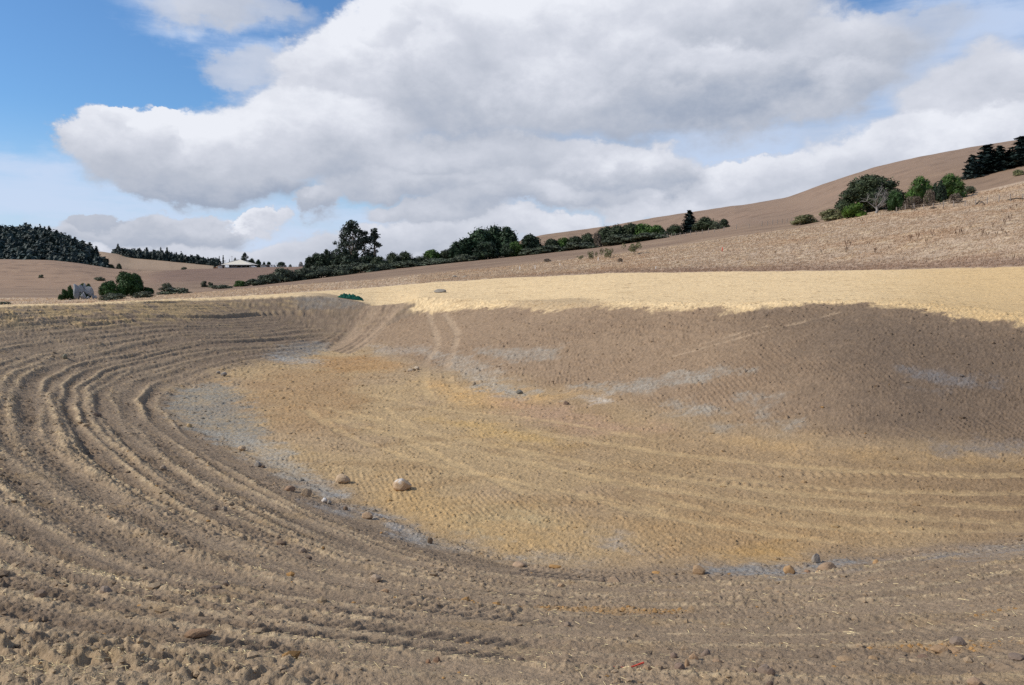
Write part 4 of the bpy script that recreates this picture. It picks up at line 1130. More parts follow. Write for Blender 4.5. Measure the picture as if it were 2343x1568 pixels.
# farm trees
FT = 'trees round the barn'
for (kind, u, vt, vb, w, y, lab) in [('eucalyptus', 560, 577, 610, 24, 690, 'tallest tree, right behind the barn roof'), ('pine', 576, 591, 611, 18, 690, 'tree just past the tallest tree behind the barn'), ('pine', 591, 594, 612, 17, 700, 'tree behind the long grey shed'), ('pine', 604, 599, 612, 10, 700, 'thin tree behind the end of the long grey shed'),
                                     ('pine', 615, 599, 612, 14, 700, 'tree behind the white trailer'), ('darktree', 644, 599, 614, 24, 690, 'spreading dark tree standing alone on the plateau'), ('pine', 664, 605, 614, 9, 690, 'smallest dark tree on the plateau'), ('farfir', 491, 590, 612, 10, 720, 'fir by the utility pole before the barn'), ('farfir', 502, 586, 612, 9, 725, 'pointed fir behind the white lean-to'),
                                     ('farfir', 511, 584, 612, 11, 725, 'wide fir behind the end of the barn roof'), ('farfir', 525, 590, 612, 7, 730, 'fir top peeking over the barn roof'), ('pine', 538, 589, 612, 12, 730, 'flat tree top over the barn ridge'), ('pine', 627, 605, 613, 10, 700, 'low tree between the trailer and the spreading tree'), ('dry', 688, 598, 614, 10, 660, 'pale bare tree beside the small open shed')]:
    plant(kind, u, vt, vb, w, y, lab, 'tree', FT)
# ridge trees of the wooded hills
for (u, vt, w, y, lab) in [(94, 514, 9, 985, 'first small fir on the crest of the wooded hill'), (103, 513, 8, 985, 'second small fir on the crest of the wooded hill'), (113, 512, 10, 985, 'clear pointed fir on the crest of the wooded hill'), (131, 521, 11, 985, 'leaning fir on the crest below the clear pointed fir'), (141, 526, 9, 985, 'small fir lower down the crest'),
                           (172, 537, 12, 985, 'bushy fir halfway down the crest'), (190, 545, 14, 985, 'fir of the lower crest, third from the hill end'), (206, 549, 14, 985, 'large fir near the lower end of the crest'), (221, 558, 13, 985, 'last fir at the lower end of the wooded hill')]:
    plant('farfir', u, vt + 5, vt + 30, w * 1.9, y, lab, 'tree', 'firs on the crest of the wooded hill')
for (u, vt, w, lab) in [(274, 567, 9, 'pointed tree at the high end of the far wood'), (336, 563, 12, 'tree with spreading arms above the far wood'), (297, 569, 9, 'round topped tree on the far wood'), (354, 569, 10, 'flat tree beside the one with spreading arms'), (372, 570, 9, 'fir in the middle of the far wood'), (384, 572, 9, 'fir next to the middle fir of the far wood'), (450, 584, 10, 'tall fir at the low end of the far wood'), (425, 580, 10, 'fir before the tall fir of the far wood')]:
    plant('farfir', u, vt + 3, vt + 20, w * 1.7, 1490, lab, 'tree', 'trees topping the far wood')

# woods that read as one mass
def wood(name, label, pts, seed, leaf):
    rng = np.random.default_rng(seed); g = Geo()
    for (x, y, w, h, kind) in pts:
        z = float(height(x, y)[0]) - .5
        t0 = rng.uniform(.75, 1.3); k = 46
        d = rng.normal(size=(k, 3)); d[:, 2] = np.abs(d[:, 2]) * (1.0); d /= np.linalg.norm(d, axis=1, keepdims=True)
        if kind:
            f = rng.uniform(0, 1, k); p = np.stack([d[:, 0] * w * .55 * (1 - f) , d[:, 1] * w * .55 * (1 - f), f * h * 1.05 + .1], -1)
            g.add(ICO1[0] * [w * .30, w * .30, h * .5] + [x, y, z + h * .45], ICO1[1], t0 * .9)
        else:
            p = d * [w * .52, w * .52, h * .85] * rng.uniform(.8, 1.1, (k, 1))
            g.add(ICO1[0] * (1 + .12 * rng.normal(size=(len(ICO1[0]), 1))) * [w * .43, w * .43, h * .74] + [x, y, z], ICO1[1], t0 * .95)
        g.leaves(p + [x, y, z], d + .6 * rng.normal(size=d.shape), w * .15, t0 * rng.uniform(.8, 1.2, k), rng)
    return link(name, g.mesh(name), leaf, kind='stuff', label=label)
def wood_points(n, u0, u1, y0, y1, w0, w1, seed, lift=0.0, cond=None):
    rng = np.random.default_rng(seed); out = []
    while len(out) < n:
        u = rng.uniform(u0, u1); y = rng.uniform(y0, y1); a = ray(u, 580)[0]
        if cond and not cond(u, y): continue
        w = rng.uniform(w0, w1); kind = rng.random() < .03; w *= math.exp(rng.normal(0, .20))
        out.append((a * y, y, w * (.7 if kind else 1), w * (1.15 if kind else .8), kind))
    return out
wood('forest', 'dark evergreen wood covering the hill at the left edge', wood_points(1900, -420, 250, 735, 1015, 7, 13, 3, cond=lambda u, y: u < 236 + (1000 - y) * .05), 4, LEAF['bluepine'])
wood('forest', 'dark strip of wood along the top of the far tan hill', wood_points(520, 256, 496, 1380, 1530, 10, 17, 5, cond=lambda u, y: y > 1520 - 130 * min(1, (u - 250) / 50)), 6, LEAF['bluepine'])
# ------------------------------------------------------------------ ground cover: grass, straw, crumbs
def scatter_grass():
    rng = np.random.default_rng(50); n = 95000
    a = rng.uniform(-.69, .69, n * 2); y = np.exp(rng.uniform(math.log(60), math.log(172), n * 2))
    m = sample(GRASS, a * y, y) > rng.uniform(.3, .9, n * 2)
    m &= (a > -.12) | (rng.random(n * 2) < .35)
    a, y = a[m][:n], y[m][:n]; x = a * y; z = height(x, y); n = len(x)
    base = sample(COL, x, y)
    cl = fb(x.astype(F32), y.astype(F32), .35, 3, 201)
    hgt = (.10 + .14 * rng.random(n)) * (1 + .9 * cl) * np.clip(y / 95, .8, 1.2); hgt = np.clip(hgt, .05, .5)
    V, K = [], []
    tint = (rng.uniform(.92, 1.18, n) * (1 + .22 * cl))[:, None] * base
    for k in range(2):
        ang = rng.uniform(0, 2 * math.pi, n); w = rng.uniform(.03, .07, n) * np.clip(y / 90, 1, 2)
        cx, cy = x + rng.normal(0, .12, n), y + rng.normal(0, .12, n)
        lean = hgt[:, None] * (np.array([.8, -.1]) + rng.normal(0, .35, (n, 2)))
        v = np.stack([np.stack([cx - w * np.cos(ang), cy - w * np.sin(ang), z - .03], -1), np.stack([cx + w * np.cos(ang), cy + w * np.sin(ang), z - .03], -1),
                      np.stack([cx + lean[:, 0], cy + lean[:, 1], z + hgt * rng.uniform(.7, 1.2, n)], -1)], 1)
        V.append(v.reshape(-1, 3)); K.append(np.repeat(np.clip(tint * rng.uniform(.85, 1.15, (n, 1)), 0, 1), 3, 0))
    V = np.concatenate(V); K = np.concatenate(K); K = np.concatenate([K, np.ones((len(K), 1))], 1)
    me = mesh_from('dry_grass', V, np.arange(len(V)).reshape(-1, 3), K, False)
    m_, nt, b = new_mat('dry_grass'); Ex.put(b.inputs['Base Color'], attr())
    tr = nt.nodes.new('ShaderNodeBsdfTranslucent'); Ex.put(tr.inputs[0], attr()); mx = nt.nodes.new('ShaderNodeMixShader'); mx.inputs[0].default_value = .5
    nt.links.new(b.outputs[0], mx.inputs[1]); nt.links.new(tr.outputs[0], mx.inputs[2]); nt.links.new(mx.outputs[0], [q for q in nt.nodes if q.type == 'OUTPUT_MATERIAL'][0].inputs[0])
    link('dry_grass', me, m_, kind='stuff', label='tall dry blond grass of the hillside above the pit')
scatter_grass()

def scatter_straw():
    rng = np.random.default_rng(51); N = 90000
    a = rng.uniform(-.69, .69, N); y = np.exp(rng.uniform(math.log(3.4), math.log(24), N)); x = a * y
    ok = sample(nearb, x, y) > .5
    cl = sm(fb(x.astype(F32), y.astype(F32), .5, 3, 211), -.05, .4)
    prob = .006 + .03 * cl + .45 * np.clip(sample(RIDGE, x, y), 0, 1) ** 2 * (.08 + cl)
    m = ok & (rng.random(N) < prob)
    a, y, x = a[m][:6500], y[m][:6500], x[m][:6500]; n = len(x); z = height(x, y)
    L_ = rng.uniform(.012, .05, n) * np.clip(y / 5, 1, 2.0) * np.exp(rng.normal(0, .3, n)); W_ = .0012 * np.clip(y / 4.5, 1, 3.5)
    t = rng.normal(0, .9, n); tilt = rng.normal(.08, .22, n)
    dx, dy, dz = np.cos(t) * L_, np.sin(t) * L_, tilt * L_
    nx, ny = -np.sin(t) * W_, np.cos(t) * W_
    c = np.stack([x, y, z + .006], -1); D = np.stack([dx, dy, dz], -1) * .5; Nn = np.stack([nx, ny, 0 * nx], -1)
    up = np.stack([0 * nx, 0 * nx, W_ * 1.6], -1)
    v = np.stack([c - D - Nn, c - D + Nn, c - D + up, c + D - Nn, c + D + Nn, c + D + up], 1)
    f = np.array([[0, 3, 5], [0, 5, 2], [1, 2, 5], [1, 5, 4], [0, 1, 4], [0, 4, 3]])
    F_ = (np.arange(n)[:, None, None] * 6 + f).reshape(-1, 3)
    col = np.array(lin(226, 206, 160)) * rng.uniform(.55, 1.25, (n, 1)); col = np.repeat(np.clip(col, 0, .9), 6, 0)
    col = np.concatenate([col, np.ones((len(col), 1))], 1)
    m_, nt, b = new_mat('straw'); Ex.put(b.inputs['Base Color'], attr())
    link('straw_litter', mesh_from('straw_litter', v.reshape(-1, 3), F_, col, False), m_, kind='stuff', label='short pale straw bits littered over the raked soil')
scatter_straw()

SOIL_PIECE = None
def piece_mat():
    m, nt, b = new_mat('earth_piece'); p = objcoord()
    n = fbm(p, 30.0, 5.0, .65); n2 = fbm(p, 5.0, 3.0, .5)
    Ex.put(b.inputs['Base Color'], scaled(attr(), .70 + n * .35 + n2 * .25)); bump(b, n, .5, .02)
    return m
SOIL_PIECE = piece_mat()
def scatter_crumbs():
    rng = np.random.default_rng(52); N = 60000
    a = rng.uniform(-.69, .69, N); y = np.exp(rng.uniform(math.log(3.2), math.log(60), N)); x = a * y
    nb = sample(nearb, x, y); fl = sample(floor, x, y); fa = sample(farb, x, y); tl = sample(toeline, x, y)
    cl = sample(clumpy, x, y)
    prob = nb * (.05 + .16 * cl ** 2 + 1.2 * sample(TANROW, x, y) + .28 * np.clip(sample(RIDGE, x, y), 0, 1)) + fl * .05 + fa * .05 + tl * .8
    m = rng.random(N) < prob
    a, y, x = a[m][:12000], y[m][:12000], x[m][:12000]; n = len(x)
    s = .0055 * y ** .75 * np.exp(rng.normal(-.25, .6, n)) * .55
    s = np.clip(s, .004, .10)
    z = height(x, y) + s * .02
    ang = rng.uniform(0, 6.28, n); V0 = ICO1[0] if len(ICO1[0]) == 12 else ICO1[0]
    k = len(V0)
    R = 1 + .22 * rng.normal(size=(n, k, 1)).clip(-1.5, 1.5)
    v = V0[None] * R * np.stack([s * rng.uniform(.8, 1.4, n), s * rng.uniform(.8, 1.4, n), s * rng.uniform(.5, .95, n)], -1)[:, None]
    ca, sa = np.cos(ang)[:, None], np.sin(ang)[:, None]
    v = np.stack([v[..., 0] * ca - v[..., 1] * sa + x[:, None], v[..., 0] * sa + v[..., 1] * ca + y[:, None], v[..., 2] + z[:, None]], -1)
    F_ = (np.arange(n)[:, None, None] * k + ICO1[1]).reshape(-1, 3)
    col = sample(COL, x, y) * rng.uniform(.75, 1.1, (n, 1))
    ora = rng.random(n) < .02 + .55 * (sample(TANROW, x, y) > .4)
    col[ora] = np.array(lin(158, 122, 78)) * rng.uniform(.8, 1.15, (ora.sum(), 1))
    col = np.repeat(np.clip(col, 0, .9), k, 0); col = np.concatenate([col, np.ones((len(col), 1))], 1)
    link('clods', mesh_from('clods', v.reshape(-1, 3), F_, col, False), SOIL_PIECE, kind='stuff', label='small crumbs of earth strewn over the banks and floor')
scatter_crumbs()

# ------------------------------------------------------------------ rocks and big clods one by one
def rock_mesh(name, w, d, h, c, seed, facets=6, cap=None, rough=.10):
    rng = np.random.default_rng(seed); v = ICO3[0].copy() if w > .25 else ICO2[0].copy()
    f = ICO3[1] if w > .25 else ICO2[1]
    off = rng.uniform(-50, 50, 3)
    for i in range(len(v)):
        q = Vector(v[i] * 1.1 + off)
        v[i] *= 1 + rough * 1.8 * mnoise.noise(q) + rough * .8 * mnoise.noise(q * 2.7) + rough * .4 * mnoise.noise(q * 6)
    for k in range(facets):
        n = rng.normal(size=3); n[2] = abs(n[2]) * .6; n /= np.linalg.norm(n); lim = rng.uniform(.62, .88)
        e = v @ n - lim; v -= np.outer(np.maximum(e, 0) * .92, n)
    v = v / np.abs(v).max(0)
    t = np.ones((len(v), 3)) * np.array(c) * (1 + .10 * np.array([mnoise.noise(Vector(p * 2.2 + off)) for p in v]))[:, None]
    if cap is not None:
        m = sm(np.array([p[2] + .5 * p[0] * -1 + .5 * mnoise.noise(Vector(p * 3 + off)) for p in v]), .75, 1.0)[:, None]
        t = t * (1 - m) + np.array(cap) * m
    v = v * [w / 2, d / 2, h / 2]
    t = np.concatenate([np.clip(t, 0, .9), np.ones((len(t), 1))], 1)
    return mesh_from(name, v, f, t, facets < 3)
lin0 = lin
def lin(*c): return tuple(.80 * x for x in lin0(*c))
tanr, pale_, greyr, darkr, brownr, orr = lin(186, 166, 138), lin(205, 192, 170), lin(150, 148, 144), lin(108, 92, 78), lin(140, 118, 98), lin(182, 142, 92)
RS = [0]
def rock(name, u, vb, wp, hp, c, label, cat='rock', group=None, facets=6, cap=None, dm=1.0, sink=.30, rough=.10, rz=None):
    """a stone whose foot stands at this photo pixel, wp and hp its width and height there"""
    x, y = ground_at(u, vb - .10 * hp, 200); px = math.hypot(x, y) / FPX if False else y / FPX
    w = wp * px; h = hp * px * 1.18; d = w * .8 * dm
    RS[0] += 1
    lm = sum(c) / 3; kk = .62 if name == 'clod' or vb > 1330 else .85; lift = 1.3 if lm < .16 else 1.05; c = tuple((lm + (q_ - lm) * kk) * m_ * lift for q_, m_ in zip(c, (1.06, .96, .86)))
    me = rock_mesh(name, w, d, h, c, 900 + RS[0], facets, cap, rough)
    o = link(name, me, SOIL_PIECE, None, label=label, category=cat, group=group)
    y2 = y + d * .25; x2 = x * y2 / y
    o.location = (x2, y2, float(height(x2, y2)[0]) + h * (.5 - (sink if name == 'clod' else sink - .12))); o.rotation_euler = (0, 0, vr.uniform(-.25, .25) if rz is None else rz)
    return o
FR = 'boulders on the pit floor'; TR = 'stones along the foot of the near bank'; BC = 'clods on the near bank'
rock('boulder', 920, 1126, 45, 27, lin(196, 172, 140), 'largest boulder, tan with a whitish patch, on the pit floor', 'boulder', FR, 5, lin(228, 222, 214), rough=.09)
rock('boulder', 785, 1110, 38, 22, lin(190, 170, 142), 'smooth oval tan boulder near the grey clay edge', 'boulder', FR, 4, rough=.09)
rock('rock', 701, 1139, 25, 21, lin(176, 158, 132), 'blocky tan rock with a dark sunless side below the oval boulder', 'rock', TR, 8)
rock('rock', 663, 1127, 26, 13, brownr, 'brown lumpy rock beside the blocky tan rock', 'rock', TR)
rock('rock', 742, 1154, 17, 12, lin(190, 190, 190), 'pale grey rock with a white face at the clay edge', 'rock', TR, 8, lin(232, 232, 232))
rock('rock', 753, 1157, 12, 9, greyr, 'small grey rock leaning on the pale grey rock', 'rock', TR)
rock('rock', 589, 1071, 19, 14, greyr, 'grey angular rock high on the foot of the left bank', 'rock', TR)
rock('rock', 601, 1073, 10, 7, darkr, 'dark bit of rock right beside the grey angular rock', 'rock', TR)
rock('rock', 553, 1034, 19, 12, tanr, 'tan rounded stone on the grey clay', 'rock', TR, 3)
rock('rock', 149, 824, 13, 13, lin(140, 140, 124), 'lone grey green stone on the far left bank', 'stone', None, 4)
rock('rock', 511, 863, 16, 9, greyr, 'grey stone at the far corner of the clay patch', 'rock', TR)
rock('rock', 499, 856, 9, 6, greyr, 'smaller grey stone behind the one at the clay corner', 'rock', TR)
rock('rock', 433, 980, 14, 9, lin(190, 168, 126), 'yellowish stone at the edge of the slate clay', 'rock', TR)
rock('clod', 222, 957, 20, 12, darkr, 'dark clod half buried in a furrow of the left bank', 'clod', BC)
rock('clod', 374, 1077, 17, 13, lin(160, 142, 120), 'upright tan clod on a ridge of the left bank', 'clod', BC)
rock('clod', 513, 1175, 16, 15, lin(150, 136, 118), 'upright stone with a long shadow among the grouser prints', 'clod', BC)
rock('clod', 493, 1172, 12, 9, darkr, 'low dark lump beside the upright stone with a long shadow', 'clod', BC)
rock('rock', 983, 1246, 15, 15, lin(120, 104, 86), 'dark upright stone at the foot of the near bank', 'rock', TR)
rock('rock', 1007, 672, 30, 9, lin(160, 160, 156), 'flat grey slab lying on the straw above the ramp', 'slab', None, 5, dm=.5)
rock('rock', 938, 852, 15, 8, pale_, 'pale rubble stone at the edge of the orange floor', 'rock', 'rubble at the far edge of the floor')
rock('rock', 953, 848, 12, 8, pale_, 'pale rubble stone touching its taller neighbour on the far floor edge', 'rock', 'rubble at the far edge of the floor')
rock('rock', 1084, 884, 9, 9, lin(150, 138, 120), 'small dark stone on the far floor edge by the tyre loop', 'rock')
rock('clod', 1294, 929, 16, 11, lin(124, 100, 80), 'brown broken clod at the foot of the far bank', 'clod')
rock('rock', 1188, 903, 16, 9, lin(128, 130, 126), 'dark grey lump in the pale clay of the far bank', 'rock')
rock('rock', 1598, 1318, 31, 22, lin(166, 142, 112), 'brown flat topped rock casting a black shadow at the bank foot', 'rock', TR, 8)
rock('rock', 1867, 1294, 24, 25, lin(164, 160, 154), 'grey slab leaning upright behind the flat brown rock', 'slab', TR, 9, dm=.5)
rock('rock', 1892, 1308, 48, 19, lin(160, 138, 114), 'long flat brown rock in front of the grey leaning slab', 'rock', TR, 8)
rock('rock', 1874, 1315, 20, 8, lin(176, 150, 116), 'small tan stone under the long flat brown rock', 'rock', TR)
rock('rock', 1805, 1316, 27, 19, lin(178, 146, 104), 'orange tinted rock in the slate clay at the bank foot', 'rock', TR, 8)
rock('rock', 1846, 1312, 16, 8, lin(146, 118, 94), 'reddish chip between the orange tinted rock and the slab', 'rock', TR)
rock('rock', 2005, 1296, 18, 16, lin(178, 146, 104), 'pointed tan rock beyond the long flat brown rock', 'rock', TR, 8)
rock('rock', 1376, 1338, 20, 12, lin(116, 100, 84), 'dark stone beside the tan rock at the bank foot', 'rock', TR)
rock('rock', 1404, 1336, 32, 16, lin(170, 144, 112), 'tan angular rock at the bank foot below the floor middle', 'rock', TR, 8)
rock('rock', 1186, 1299, 34, 11, lin(172, 150, 126), 'flat tan slab sunk into the edge of the orange floor', 'slab', TR, 6)
rock('rock', 1283, 1348, 20, 12, lin(196, 160, 108), 'yellow ochre stone on the lower near bank', 'rock', BC, 8)
rock('rock', 840, 1190, 28, 15, lin(176, 152, 124), 'tan wedge of rock against the grey clay strip', 'rock', TR, 8)
rock('clod', 790, 1170, 12, 13, lin(126, 102, 76), 'brown clod beside the tan wedge of rock', 'clod', TR)
rock('rock', 859, 1339, 30, 17, lin(172, 152, 128), 'angular tan rock with small chips on the near bank', 'rock', BC, 8)
rock('rock', 879, 1358, 22, 11, lin(188, 150, 100), 'ochre chunk just below the angular tan rock', 'rock', BC, 8)
rock('clod', 693, 1270, 20, 18, lin(150, 130, 108), 'upright clod with dark side on a windrow', 'clod', BC)
rock('clod', 706, 1283, 18, 12, darkr, 'dark clod just below the upright clod on the windrow', 'clod', BC)
rock('clod', 642, 1250, 26, 11, lin(120, 98, 76), 'brown plate of earth pushed up on a windrow', 'clod', BC)
rock('clod', 811, 1287, 14, 13, lin(172, 150, 126), 'small tan upright clod in the tread prints', 'clod', BC)
rock('clod', 240, 1372, 34, 22, lin(138, 122, 106), 'large cone shaped clod on the lower left bank', 'clod', BC)
rock('rock', 27, 1466, 40, 22, lin(112, 98, 84), 'dark angular rock near the lower left corner', 'rock', BC, 8)
rock('rock', 454, 1465, 66, 20, lin(160, 126, 88), 'long flat ochre slab of earth on the near bank', 'slab', BC, 6, dm=.5)
rock('clod', 95, 1388, 32, 17, lin(128, 110, 92), 'lumpy clod by a patch of straw on the left bank', 'clod', BC)
rock('clod', 515, 1352, 18, 15, lin(136, 120, 104), 'round clod above the long flat ochre slab', 'clod', BC)
rock('clod', 495, 1354, 26, 13, lin(110, 96, 84), 'dark hollow lump beside the round clod', 'clod', BC)
rock('clod', 573, 1424, 16, 14, lin(104, 90, 78), 'dark clod on the near bank below the tread prints', 'clod', BC)
rock('clod', 1571, 1531, 13, 23, lin(176, 142, 100), 'upright ochre stone in the clod heap beside the orange whip', 'clod', BC, 8)
rock('clod', 1587, 1517, 26, 17, lin(176, 142, 100), 'ochre block at the top of the clod heap', 'clod', BC, 8)
rock('clod', 1614, 1503, 24, 22, lin(130, 112, 98), 'round brown clod above the ochre block', 'clod', BC, 2)
rock('clod', 1555, 1535, 28, 20, lin(132, 110, 96), 'reddish brown clod at the foot of the heap', 'clod', BC)
rock('clod', 1541, 1512, 18, 15, lin(126, 106, 92), 'reddish clod on the upper side of the heap', 'clod', BC)
rock('clod', 1480, 1542, 26, 17, lin(168, 138, 98), 'ochre clod at the tip of the orange whip', 'clod', BC, 6)
rock('clod', 1508, 1541, 24, 12, lin(160, 130, 94), 'crumbled ochre clod between the whip and the heap', 'clod', BC, 6)
rock('clod', 1640, 1522, 28, 13, lin(164, 134, 98), 'flat ochre clod beyond the heap', 'clod', BC, 6)
rock('clod', 1189, 1516, 24, 18, lin(108, 92, 80), 'dark clod near the straw line at the bottom', 'clod', BC)
rock('clod', 1749, 1555, 36, 27, lin(142, 124, 108), 'big rounded clod near the bottom edge beyond the heap', 'clod', BC, 3)
rock('clod', 1722, 1552, 22, 16, lin(130, 112, 98), 'clod leaning on the big rounded clod', 'clod', BC, 4)
rock('clod', 1763, 1560, 20, 16, lin(112, 94, 82), 'dark clod on the far side of the big rounded clod', 'clod', BC)
rock('clod', 2190, 1484, 40, 24, lin(128, 112, 98), 'large brown clod beside a torn earth patch', 'clod', BC, 3)
rock('clod', 2326, 1516, 40, 15, lin(122, 106, 94), 'long brown clod at the picture edge', 'clod', BC)
rock('clod', 2229, 1572, 36, 22, lin(166, 136, 104), 'tan clod cut by the bottom edge', 'clod', BC, 3)
rock('clod', 2150, 1497, 46, 13, lin(172, 138, 92), 'ochre earth lump in the tan row', 'clod', BC, 6)
rock('clod', 2185, 1495, 40, 13, lin(172, 138, 92), 'biggest ochre earth lump in the tan row', 'clod', BC, 6)
rock('clod', 2112, 1505, 30, 10, lin(122, 96, 76), 'dark brown lump in the tan row', 'clod', BC, 6)
rock('clod', 1935, 1512, 44, 17, lin(166, 138, 98), 'ochre crumbled heap between straw tufts', 'clod', BC, 6)
rock('clod', 1997, 1510, 26, 14, lin(170, 138, 92), 'ochre lump with upright flakes', 'clod', BC, 6)
rock('clod', 1760, 1573, 18, 12, lin(118, 98, 84), 'clod on the bottom edge below the big rounded clod', 'clod', BC)
rock('clod', 1000, 1517, 20, 15, lin(126, 98, 74), 'rusty clod on the straw line of the near bank', 'clod', BC)
rock('clod', 980, 1519, 14, 11, lin(140, 104, 72), 'orange lump beside the rusty clod', 'clod', BC)
rock('clod', 1298, 1435, 18, 13, lin(150, 132, 112), 'grey tan clod above the dark clod at the straw line', 'clod', BC)

# pale rock outcrop in the left valley
def outcrop():
    y = EDGE(187, 4); px = y / FPX
    ox, oz = ray(187, 687)[0] * y, float(height(ray(187, 687)[0] * y, y)[0])
    o = thing('rock_outcrop', 'pale grey craggy rock outcrop with dark clefts in the left valley', 'outcrop', (ox, y, oz))
    for k, (du, dv, w, h, d) in enumerate([(-12, 0, 17, 37, .9), (-4, -12, 16, 25, .8), (12, -10, 20, 22, .9), (4, 0, 14, 16, .8), (-16, 0, 14, 16, .8), (21, 0, 8, 12, .8), (15, -1, 10, 7, .8), (-26, 2, 12, 5, 1.), (2, -18, 10, 18, .7)]):
        me = rock_mesh('crag', w * px, w * px * d, h * px * 1.15, lin(158, 160, 162), 700 + k, 9, None, .3)
        r = link('crag', me, SOIL_PIECE, o); r.location = (du * px, (k % 3) * .5, (-dv + h * .45) * px)
    for (u, vb, w, h, lab) in [(224, 664, 7, 8, 'white boulder between the outcrop and the ivy crag'), (317, 664, 12, 13, 'grey rock face showing beside the ivy crag')]:
        yy = EDGE(u, 4); me = rock_mesh('boulder', w * yy / FPX, w * yy / FPX, h * yy / FPX, lin(166, 166, 166), 760 + w, 6, None, .15)
        r = link('boulder', me, SOIL_PIECE, None, label=lab, category='boulder'); xx = ray(u, vb)[0] * yy
        r.location = (xx, yy - 1.0, float(height(xx, yy)[0]) + h * yy / FPX * .4)
outcrop()

# ------------------------------------------------------------------ dead tree on the hill
def dead_tree(u, vt, vb, y, label, seed, wide=1.0, name='dead_tree'):
    rng = np.random.default_rng(seed); x = ray(u, vb)[0] * y; z = float(height(x, y)[0]); H = (vb - vt) * y / FPX
    o = thing(name, label, 'tree', (x, y, z - .05))
    g = Geo(); tube(g, [(0, 0, -.1), (.05 * H, 0, .12 * H), (.02 * H, .02, .28 * H)], [.06 * H, .05 * H, .035 * H], 6)
    link('trunk', g.mesh('dead_trunk', True), GREYBARK, o)
    for k in range(9):
        g = Geo(); t = rng.uniform(0, 6.28); e = rng.uniform(-.1, .9)
        p = np.array([.02 * H, .02, rng.uniform(.12, .28) * H]); d = np.array([math.cos(t) * wide, math.sin(t) * wide * .6, .35 + e]); d /= np.linalg.norm(d)
        def grow(p, d, L, r, lev):
            q = [p.copy()]
            for s in range(3):
                d = d + rng.normal(0, .22, 3); d /= np.linalg.norm(d); q.append(q[-1] + d * L / 3)
            tube(g, q, [r * .8, r * .62, r * .45, r * .25], 4)
            if lev < 3:
                for j in range(3 if lev < 2 else 2):
                    b = q[rng.integers(1, 4)]; dd = d + rng.normal(0, .55, 3); grow(b, dd / np.linalg.norm(dd), L * .6, r * .5, lev + 1)
        grow(p, d, H * rng.uniform(.4, .62), .026 * H, 0)
        link('branch', g.mesh('dead_branch', True), GREYBARK, o)
dead_tree(2003, 436, 494, EDGE(2003, 2), 'bleached leafless dead tree in front of the large oak', 5, 1.3)

# ------------------------------------------------------------------ weeds, stakes, fences, logs
RUST = plain_mat('dead_weed', (.13, .075, .05)); WOOD = plain_mat('weathered_wood', (.26, .22, .19)); WHITE = plain_mat('white_paint', (.75, .75, .74), .6, .1); RED = plain_mat('red_paint', (.62, .05, .03), .6, .1)
def weed_mesh(seed):
    rng = np.random.default_rng(seed); g = Geo()
    for k in range(5):
        t = rng.uniform(0, 6.28); top = np.array([math.cos(t) * .3, math.sin(t) * .3, rng.uniform(.7, 1.1)])
        tube(g, [(0, 0, -.05), tuple(top * [.4, .4, .5]), tuple(top)], [.018, .014, .008], 3)
        f = rng.uniform(.5, 1, 30); p = top[None] * np.stack([.4 * f + .6 * f, .4 * f + .6 * f, f], -1) + rng.normal(0, .035, (30, 3))
        g.leaves(p, rng.normal(size=(30, 3)), .045, rng.uniform(.6, 1.3, 30), rng)
    return g.mesh('dead_dock')
WEEDS = [weed_mesh(k) for k in (1, 2, 3)]
for m_ in WEEDS: m_.materials.append(RUST)
for (zx, zy) in [(545, 1070), (725, 1085), (760, 1080), (925, 1085), (1305, 1045), (1370, 1030), (1455, 1065), (985, 1150), (1120, 1130), (500, 1170), (80, 1160), (1785, 990), (1730, 1000), (1760, 985), (1855, 935), (1965, 990), (2010, 1000), (2090, 1000), (2150, 975), (2185, 1000), (2165, 895), (2215, 870), (2225, 765), (2275, 740), (2055, 920), (1505, 1000), (860, 880), (720, 1150), (1315, 1020), (2240, 1220)]:
    u, v = 1754 + zx * .251, 290 + zy * .251
    x, y = ground_at(u, v, 260, 60); z = float(height(x, y)[0])
    o = link('dead_dock', WEEDS[vr.randrange(3)], None, None, label='rusty dead dock stalk standing in the dry hillside grass', category='weed', group='dead dock stalks in the dry grass')
    s = vr.uniform(.75, 1.25) * 12 * y / FPX; o.location = (x, y, z); o.scale = (s, s, s); o.rotation_euler = (0, 0, vr.uniform(0, 6))

def stake(u, vt, vb, mat, label, cat='stake', group=None, y0=60, wide=1.3):
    x, y = ground_at(u, vb, 300, y0); z = float(height(x, y)[0]); h = (vb - vt) * y / FPX; w = wide * y / FPX
    g = Geo(); tube(g, [(0, 0, -.1), (0, 0, h * .9), (0, 0, h)], [w * .5, w * .5, w * .2], 4)
    o = link('survey_stake', g.mesh('survey_stake'), mat, None, label=label, category=cat, group=group); o.location = (x, y, z)
    o.rotation_euler = (vr.uniform(-.05, .05), vr.uniform(-.08, .08), .5)
stake(1652, 566, 576, RED, 'bright red stake in the dry grass on the hillside', wide=2.2)
stake(1189, 609, 619, WHITE, 'pale stake at the grass edge nearest the white stone', group='pale stakes in the grass')
stake(1224, 607, 617, WHITE, 'pale stake just uphill of the one by the white stone', group='pale stakes in the grass')
stake(1281, 603, 609, WHITE, 'short pale stake midway along the grass edge', group='pale stakes in the grass')
stake(1368, 590, 598, WHITE, 'pale stake below the straggly bushes in the grass', group='pale stakes in the grass')
stake(1500, 610, 616, WHITE, 'pale stake low in the grass below the red stake', group='pale stakes in the grass')
rock('rock', 1173, 621, 7, 5, pale_, 'white stone at the edge of the straw', 'stone', None, 4)
rock('rock', 1040, 636, 13, 5, lin(170, 165, 155), 'grey rubble at the upper edge of the straw', 'rock', None, 5)
